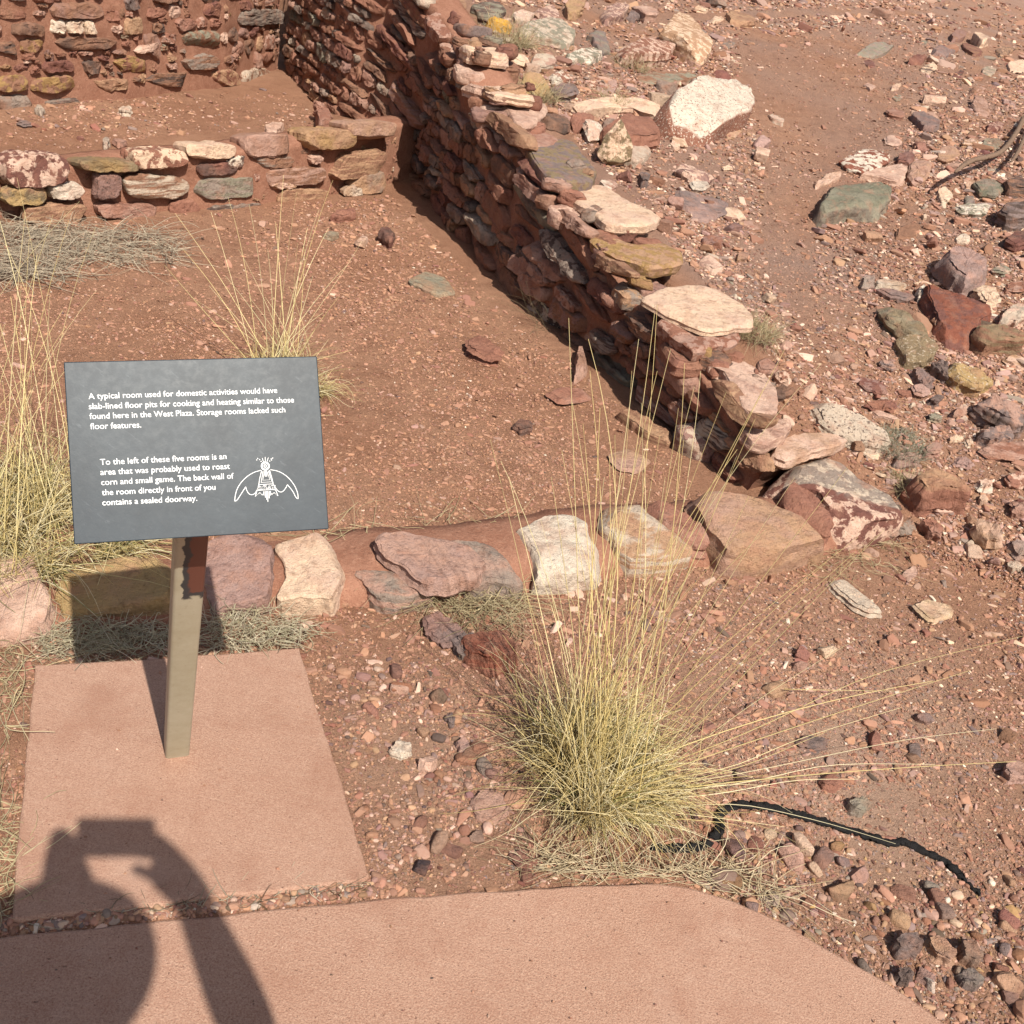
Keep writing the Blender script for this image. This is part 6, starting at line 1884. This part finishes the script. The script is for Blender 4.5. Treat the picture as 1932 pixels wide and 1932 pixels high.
def thatch(polys, n, L, label, seed, pal, hgt=.03, wid=.0011, name='dry_brush', cat='dry brush', kmin=0):
    rs = np.random.RandomState(seed)
    pts = []
    allp = np.array([q for pl in polys for q in pl])
    lo, hi = allp.min(0), allp.max(0)
    while len(pts) < n:
        q = rs.uniform(lo, hi)
        if any(inpoly(pl, np.array([q[0]]), np.array([q[1]]))[0] for pl in polys):
            pts.append(q)
    base = []
    for u, v in pts:
        w = P(u, v, 0)
        for _ in range(3):
            w = P(u, v, float(ter(w[0], w[1])))
        base.append(w)
    base = np.array(base)
    base[:, 2] += rs.uniform(0, hgt, n)
    az = rs.uniform(0, 2 * PI, n)
    d0 = np.stack([np.cos(az), np.sin(az), rs.randn(n) * .25], -1)
    p = grow(base, d0, rs.uniform(*L, n), rs.uniform(-.2, .6, n), np.abs(rs.randn(n)) * 1.5, 7, rs)
    gzz = ground_z(p[..., 0], p[..., 1])
    p[..., 2] = np.clip(p[..., 2], gzz + .002 + rs.rand(n, 1) * .008, gzz + hgt * 1.6)
    offp = ~inpoly([tuple(q[:2]) for q in pth], p[..., 0], p[..., 1]).any(1)
    p = p[offp]
    n = len(p)
    rad = wid * np.linspace(1, .5, 7)[None] * rs.uniform(.5, 1.5, (n, 1))
    V, F = tubes(p, rad)
    c = base.mean(0)
    o = link(name, mesh_np(name, V - c, F, np.repeat(blade_cols(n, 7, rs, pal, np.mean(pal, 0) * .95, 0).reshape(-1, 3), 3, axis=0)), M_STRAW, None, c)
    tag(o, label, cat)
    return o
GREYB = [(.48, .40, .30), (.60, .51, .38), (.30, .24, .18), (.68, .58, .43)]
thatch([[(-60, 438), (60, 430), (180, 440), (290, 432), (340, 455), (345, 490), (250, 510), (180, 500), (120, 530), (0, 540), (-60, 520)]], 1250, (.06, .26), 'flat mat of grey dry brush on the room floor below the low wall', 51, GREYB, .035, .0015)
thatch([[(85, 1170), (160, 1165), (180, 1245), (80, 1250)], [(160, 1180), (330, 1190), (320, 1230), (160, 1245)], [(385, 1165), (440, 1155), (480, 1150), (590, 1190), (580, 1225), (400, 1235)]], 1150, (.03, .10), 'strip of pale dead grass between the concrete slab and the stone row', 52, [(.60, .52, .36), (.70, .62, .46), (.46, .38, .25), (.48, .45, .29)], .03, .0010)
thatch([[(680, 1120), (790, 1105), (900, 1095), (985, 1110), (990, 1175), (900, 1185), (800, 1150)]], 520, (.05, .20), 'heap of dry straw in front of the pink kerb stones', 53, DRY, .03, .0010)
thatch([[(990, 1600), (1100, 1630), (1200, 1640), (1390, 1640), (1480, 1690), (1450, 1712), (1300, 1660), (1120, 1662), (1000, 1640)]], 420, (.05, .20), 'dry straw litter along the path edge below the grass clump', 54, [(.64, .52, .33), (.72, .61, .42), (.48, .37, .22)], .02, .0010)
thatch([[(0, 1195), (60, 1180), (50, 1300), (0, 1420)], [(-20, 1500), (12, 1480), (20, 1740), (-20, 1750)]], 200, (.05, .16), 'scattered straw along the left edge of the concrete slab', 55, DRY, .02, .0010)
thatch([[(1490, 1050), (1620, 1000), (1700, 1010), (1680, 1080), (1560, 1100)]], 110, (.05, .16), 'sparse straw in front of the grey and maroon kerb stone', 56, DRY, .012, .0009)
thatch([[(520, 1010), (690, 990), (700, 1030), (600, 1040)], [(770, 990), (970, 985), (970, 1005), (780, 1000)]], 60, (.06, .22), 'few straws on the stone row right of the sign', 57, DRY, .03, .0011)
thatch([[(30, 1735), (320, 1712), (700, 1668), (700, 1685), (320, 1730), (30, 1755)]], 150, (.02, .09), 'bits of straw and grit in the joint between the slab and the walkway', 58, [(.45, .38, .27), (.55, .47, .35), (.2, .15, .1)], .006, .0009, 'straw_litter', 'litter')

# ------------------------------------------------------------------ black cable, root
def cable(pts, rad, name, label, cat, mat, seed, lift=.004, flat=.75, rough=.25):
    q = []
    for u, v in pts:
        w = P(u, v, 0)
        for _ in range(3):
            w = P(u, v, float(ground_z(np.array(w[0]), np.array(w[1]))) + lift)
        q.append(w)
    q = np.array(smoothc([tuple(a) for a in q], 3))
    sides = 12
    q = np.array(resample_open(q, 160))
    tg = np.gradient(q, axis=0)
    tg /= np.linalg.norm(tg, axis=1)[:, None]
    a = np.cross(tg, [0, 0, 1.0])
    a /= np.linalg.norm(a, axis=1)[:, None]
    b = np.cross(a, tg)
    V = []
    rr = rad * np.interp(np.linspace(0, 1, len(q)), [0, .05, .9, 1], [.5, 1, .9, .4])
    for s in range(sides):
        an = 2 * PI * s / sides
        V.append(q + (a * math.cos(an) + b * math.sin(an) * flat) * rr[:, None])
    V = np.stack(V, 1).reshape(-1, 3)
    V = V + np.stack([fbm(V * 160 + 9 * k, 3, seed + k, .7) for k in range(3)], -1) * rad * rough * 2
    n = len(q)
    F = [(i * sides + s, i * sides + (s + 1) % sides, (i + 1) * sides + (s + 1) % sides, (i + 1) * sides + s) for i in range(n - 1) for s in range(sides)]
    F += [tuple(range(sides))[::-1], tuple((n - 1) * sides + s for s in range(sides))]
    c = q.mean(0)
    o = link(name, mesh_np(name, V - c, F), mat, None, c)
    tag(o, label, cat)
    return o
def resample_open(p, n):
    s = np.concatenate([[0], np.cumsum(np.linalg.norm(np.diff(p, axis=0), axis=1))])
    t = np.linspace(0, s[-1], n)
    return np.stack([np.interp(t, s, p[:, k]) for k in range(3)], -1)
M_BLACK = simple_material('black_fibre', (.030, .028, .028), .95, .08, 0, (260, 1.0, .008))
M_ROOT = simple_material('weathered_wood', (.20, .13, .09), .9, .2, 0, (120, .8, .006))
cable([(1230, 1598), (1290, 1603), (1340, 1594), (1362, 1560), (1352, 1536), (1385, 1516), (1450, 1522), (1520, 1541), (1580, 1560), (1640, 1577), (1680, 1594), (1705, 1585), (1740, 1605), (1785, 1625), (1815, 1655), (1850, 1688)], .0105, 'cable', 'black rough cable snaking over the gravel right of the grass clump', 'cable', M_BLACK, 61, .005, .6, .42)
cable(fr('C', [(1932, 650), (1900, 720), (1850, 800), (1790, 860), (1700, 880), (1620, 900), (1545, 960)]), .016, 'root', 'weathered brown root curling out of the slope at the right edge', 'root', M_ROOT, 62, .03, .9, .3)
cable(fr('C', [(1960, 690), (1925, 790), (1880, 880), (1860, 900)]), .012, 'root', 'short root beside the longer one at the right edge', 'root', M_ROOT, 63, .04, .9, .3)

# ------------------------------------------------------------------ the photographer, whose shadow falls on the paving
M_SKIN = simple_material('skin', (.45, .25, .17), .6, .4)
M_SHIRT = simple_material('blue_shirt', (.10, .16, .28), .9, .2)
M_TROUS = simple_material('khaki_trousers', (.24, .19, .12), .9, .2)
M_HAT = simple_material('straw_hat', (.48, .38, .22), .9, .2)
M_PHONE = simple_material('black_phone', (.02, .02, .022), .25, .5)
def skinned(name, joints, edges, root_i, mat, parent, sub=2):
    me = bpy.data.meshes.new(name)
    me.from_pydata([j[:3] for j in joints], edges, [])
    ob = bpy.data.objects.new(name, me)
    COL.objects.link(ob)
    md = ob.modifiers.new('skin', 'SKIN')
    md.use_smooth_shade = True
    for i, j in enumerate(joints):
        r = j[3]
        me.skin_vertices[0].data[i].radius = (r, r if len(j) < 5 else j[4])
        me.skin_vertices[0].data[i].use_root = i == root_i
    sb = ob.modifiers.new('sub', 'SUBSURF')
    sb.levels = sb.render_levels = sub
    dg = bpy.context.evaluated_depsgraph_get()
    m2 = bpy.data.meshes.new_from_object(ob.evaluated_get(dg))
    m2.name = name
    bpy.data.objects.remove(ob)
    return link(name, local(m2, parent) if parent else m2, mat, parent)
person = empty('person', (0.02, -.40, 0))
tag(person, 'person in blue shirt, khaki trousers and sun hat holding up a phone', 'person')
bpy.context.view_layer.update()
def body_graph():
    J, Ed = [], []
    def add(p, r, link_=None):
        J.append((*p, r))
        if link_ is not None:
            Ed.append((link_, len(J) - 1))
        return len(J) - 1
    pel = add((.02, -.42, .96), .13)
    wst = add((.02, -.42, 1.10), .12, pel)
    chs = add((.02, -.42, 1.30), .135, wst)
    nek = add((.05, -.40, 1.46), .058, chs)
    jaw = add((.07, -.335, 1.54), .065, nek)
    hd = add((.085, -.28, 1.61), .088, jaw)
    add((.085, -.285, 1.69), .07, hd)
    for s, el, wr, hn in ((1, (.33, -.08, 1.29), (.24, -.05, 1.60), (.195, -.03, 1.67)), (-1, (.085, -.19, 1.33), (.05, -.115, 1.59), (.01, -.07, 1.67))):
        sh = add((.02 + s * .17, -.42, 1.41), .062, chs)
        e_ = add(el, .043, sh)
        fa = add(tuple(np.array(el) * .6 + np.array(wr) * .4), .050 if s > 0 else .060, e_)
        w_ = add(wr, .034 if s > 0 else .050, fa)
        h_ = add(hn, .050, w_)
        hv = unit(np.array(hn) - np.array(wr))
        up = np.array([0, 0, 1.0])
        for k, ln in enumerate((.075, .085, .08, .06)):
            b0 = np.array(hn) + hv * .03 + np.array([0, .0, 1.0]) * (.026 - k * .017)
            m1 = b0 + np.array([-s * .6, -.25, .25]) * ln * .5
            t1 = m1 + np.array([-s * .8, -.35, .1]) * ln * .45
            f0 = add(tuple(b0), .0105, h_)
            f1 = add(tuple(m1), .0095, f0)
            add(tuple(t1), .008, f1)
        tb = np.array(hn) + np.array([-s * .02, -.03, -.01])
        t0 = add(tuple(tb), .012, h_)
        add(tuple(tb + np.array([-s * .03, -.015, .03])), .009, t0)
    for s in (1, -1):
        hp = add((.02 + s * .09, -.42, .90), .095, pel)
        kn = add((.02 + s * .10, -.40, .50), .062, hp)
        an = add((.02 + s * .11, -.43, .10), .040, kn)
        add((.02 + s * .13, -.29, .04), .040, an)
    return J, Ed
J, Ed = body_graph()
skinned('body', J, Ed, 0, M_SKIN, person)
skinned('shirt', [(.02, -.42, .90, .155), (.02, -.42, 1.12, .142), (.02, -.42, 1.32, .158), (.02, -.415, 1.44, .075), (.20, -.42, 1.405, .082), (.27, -.25, 1.35, .066), (-.16, -.42, 1.405, .082), (-.06, -.30, 1.37, .066)], [(0, 1), (1, 2), (2, 3), (2, 4), (4, 5), (2, 6), (6, 7)], 0, M_SHIRT, person)
skinned('trousers', [(.02, -.42, 1.0, .15), (.115, -.42, .86, .115), (.122, -.40, .50, .082), (.13, -.43, .09, .062), (-.075, -.42, .86, .115), (-.082, -.40, .50, .082), (-.09, -.43, .09, .062)], [(0, 1), (1, 2), (2, 3), (0, 4), (4, 5), (5, 6)], 0, M_TROUS, person)
prof_h = [(0, .125), (.06, .122), (.098, .105), (.11, .03), (.125, .012), (.19, -.006), (.205, -.012), (.19, -.016), (.12, .0), (.10, .02), (0, .1)]
V, F = [], []
for r_, z_ in prof_h:
    for k in range(40):
        a = 2 * PI * k / 40
        V.append((.085 + r_ * .86 * math.cos(a), -.285 + r_ * .86 * math.sin(a) * 1.08, 1.675 + z_))
for i in range(len(prof_h) - 1):
    for k in range(40):
        F.append((i * 40 + k, i * 40 + (k + 1) % 40, (i + 1) * 40 + (k + 1) % 40, (i + 1) * 40 + k))
hat = link('hat', local(mesh_np('hat', np.array(V), F), person), M_HAT, person)
# features of the face
V, F = facet(3, 3, 4, 10, .0, (.014, .022, .028), round_=.6)
link('nose', local(mesh_np('nose', V + np.array([.085, -.188, 1.59]), F), person), M_SKIN, person)
for s in (1, -1):
    V, F = facet(4, 3, 3, 10, .0, (.012, .006, .007), round_=.8)
    link('eye', local(mesh_np('eye', V + np.array([.085 + s * .033, -.197, 1.618]), F), person), M_PHONE, person)
bm = bmesh.new()
bmesh.ops.create_cube(bm, size=1)
for v in bm.verts:
    v.co = Vector((v.co.x * .150, v.co.y * .074, v.co.z * .008))
bmesh.ops.bevel(bm, geom=[e for e in bm.edges], offset=.0035, segments=3, affect='EDGES')
me = bpy.data.meshes.new('phone')
bm.to_mesh(me)
bm.free()
ph = link('phone', me, M_PHONE)
pm = Matrix.Identity(4)
pc = CP - zf * .012 + xr * .085 + yd * .004
for i in range(3):
    pm[i][0], pm[i][1], pm[i][2], pm[i][3] = xr[i], -yd[i], -zf[i], pc[i]
ph.matrix_world = pm
tag(ph, 'black phone held up in both hands of the person', 'phone')
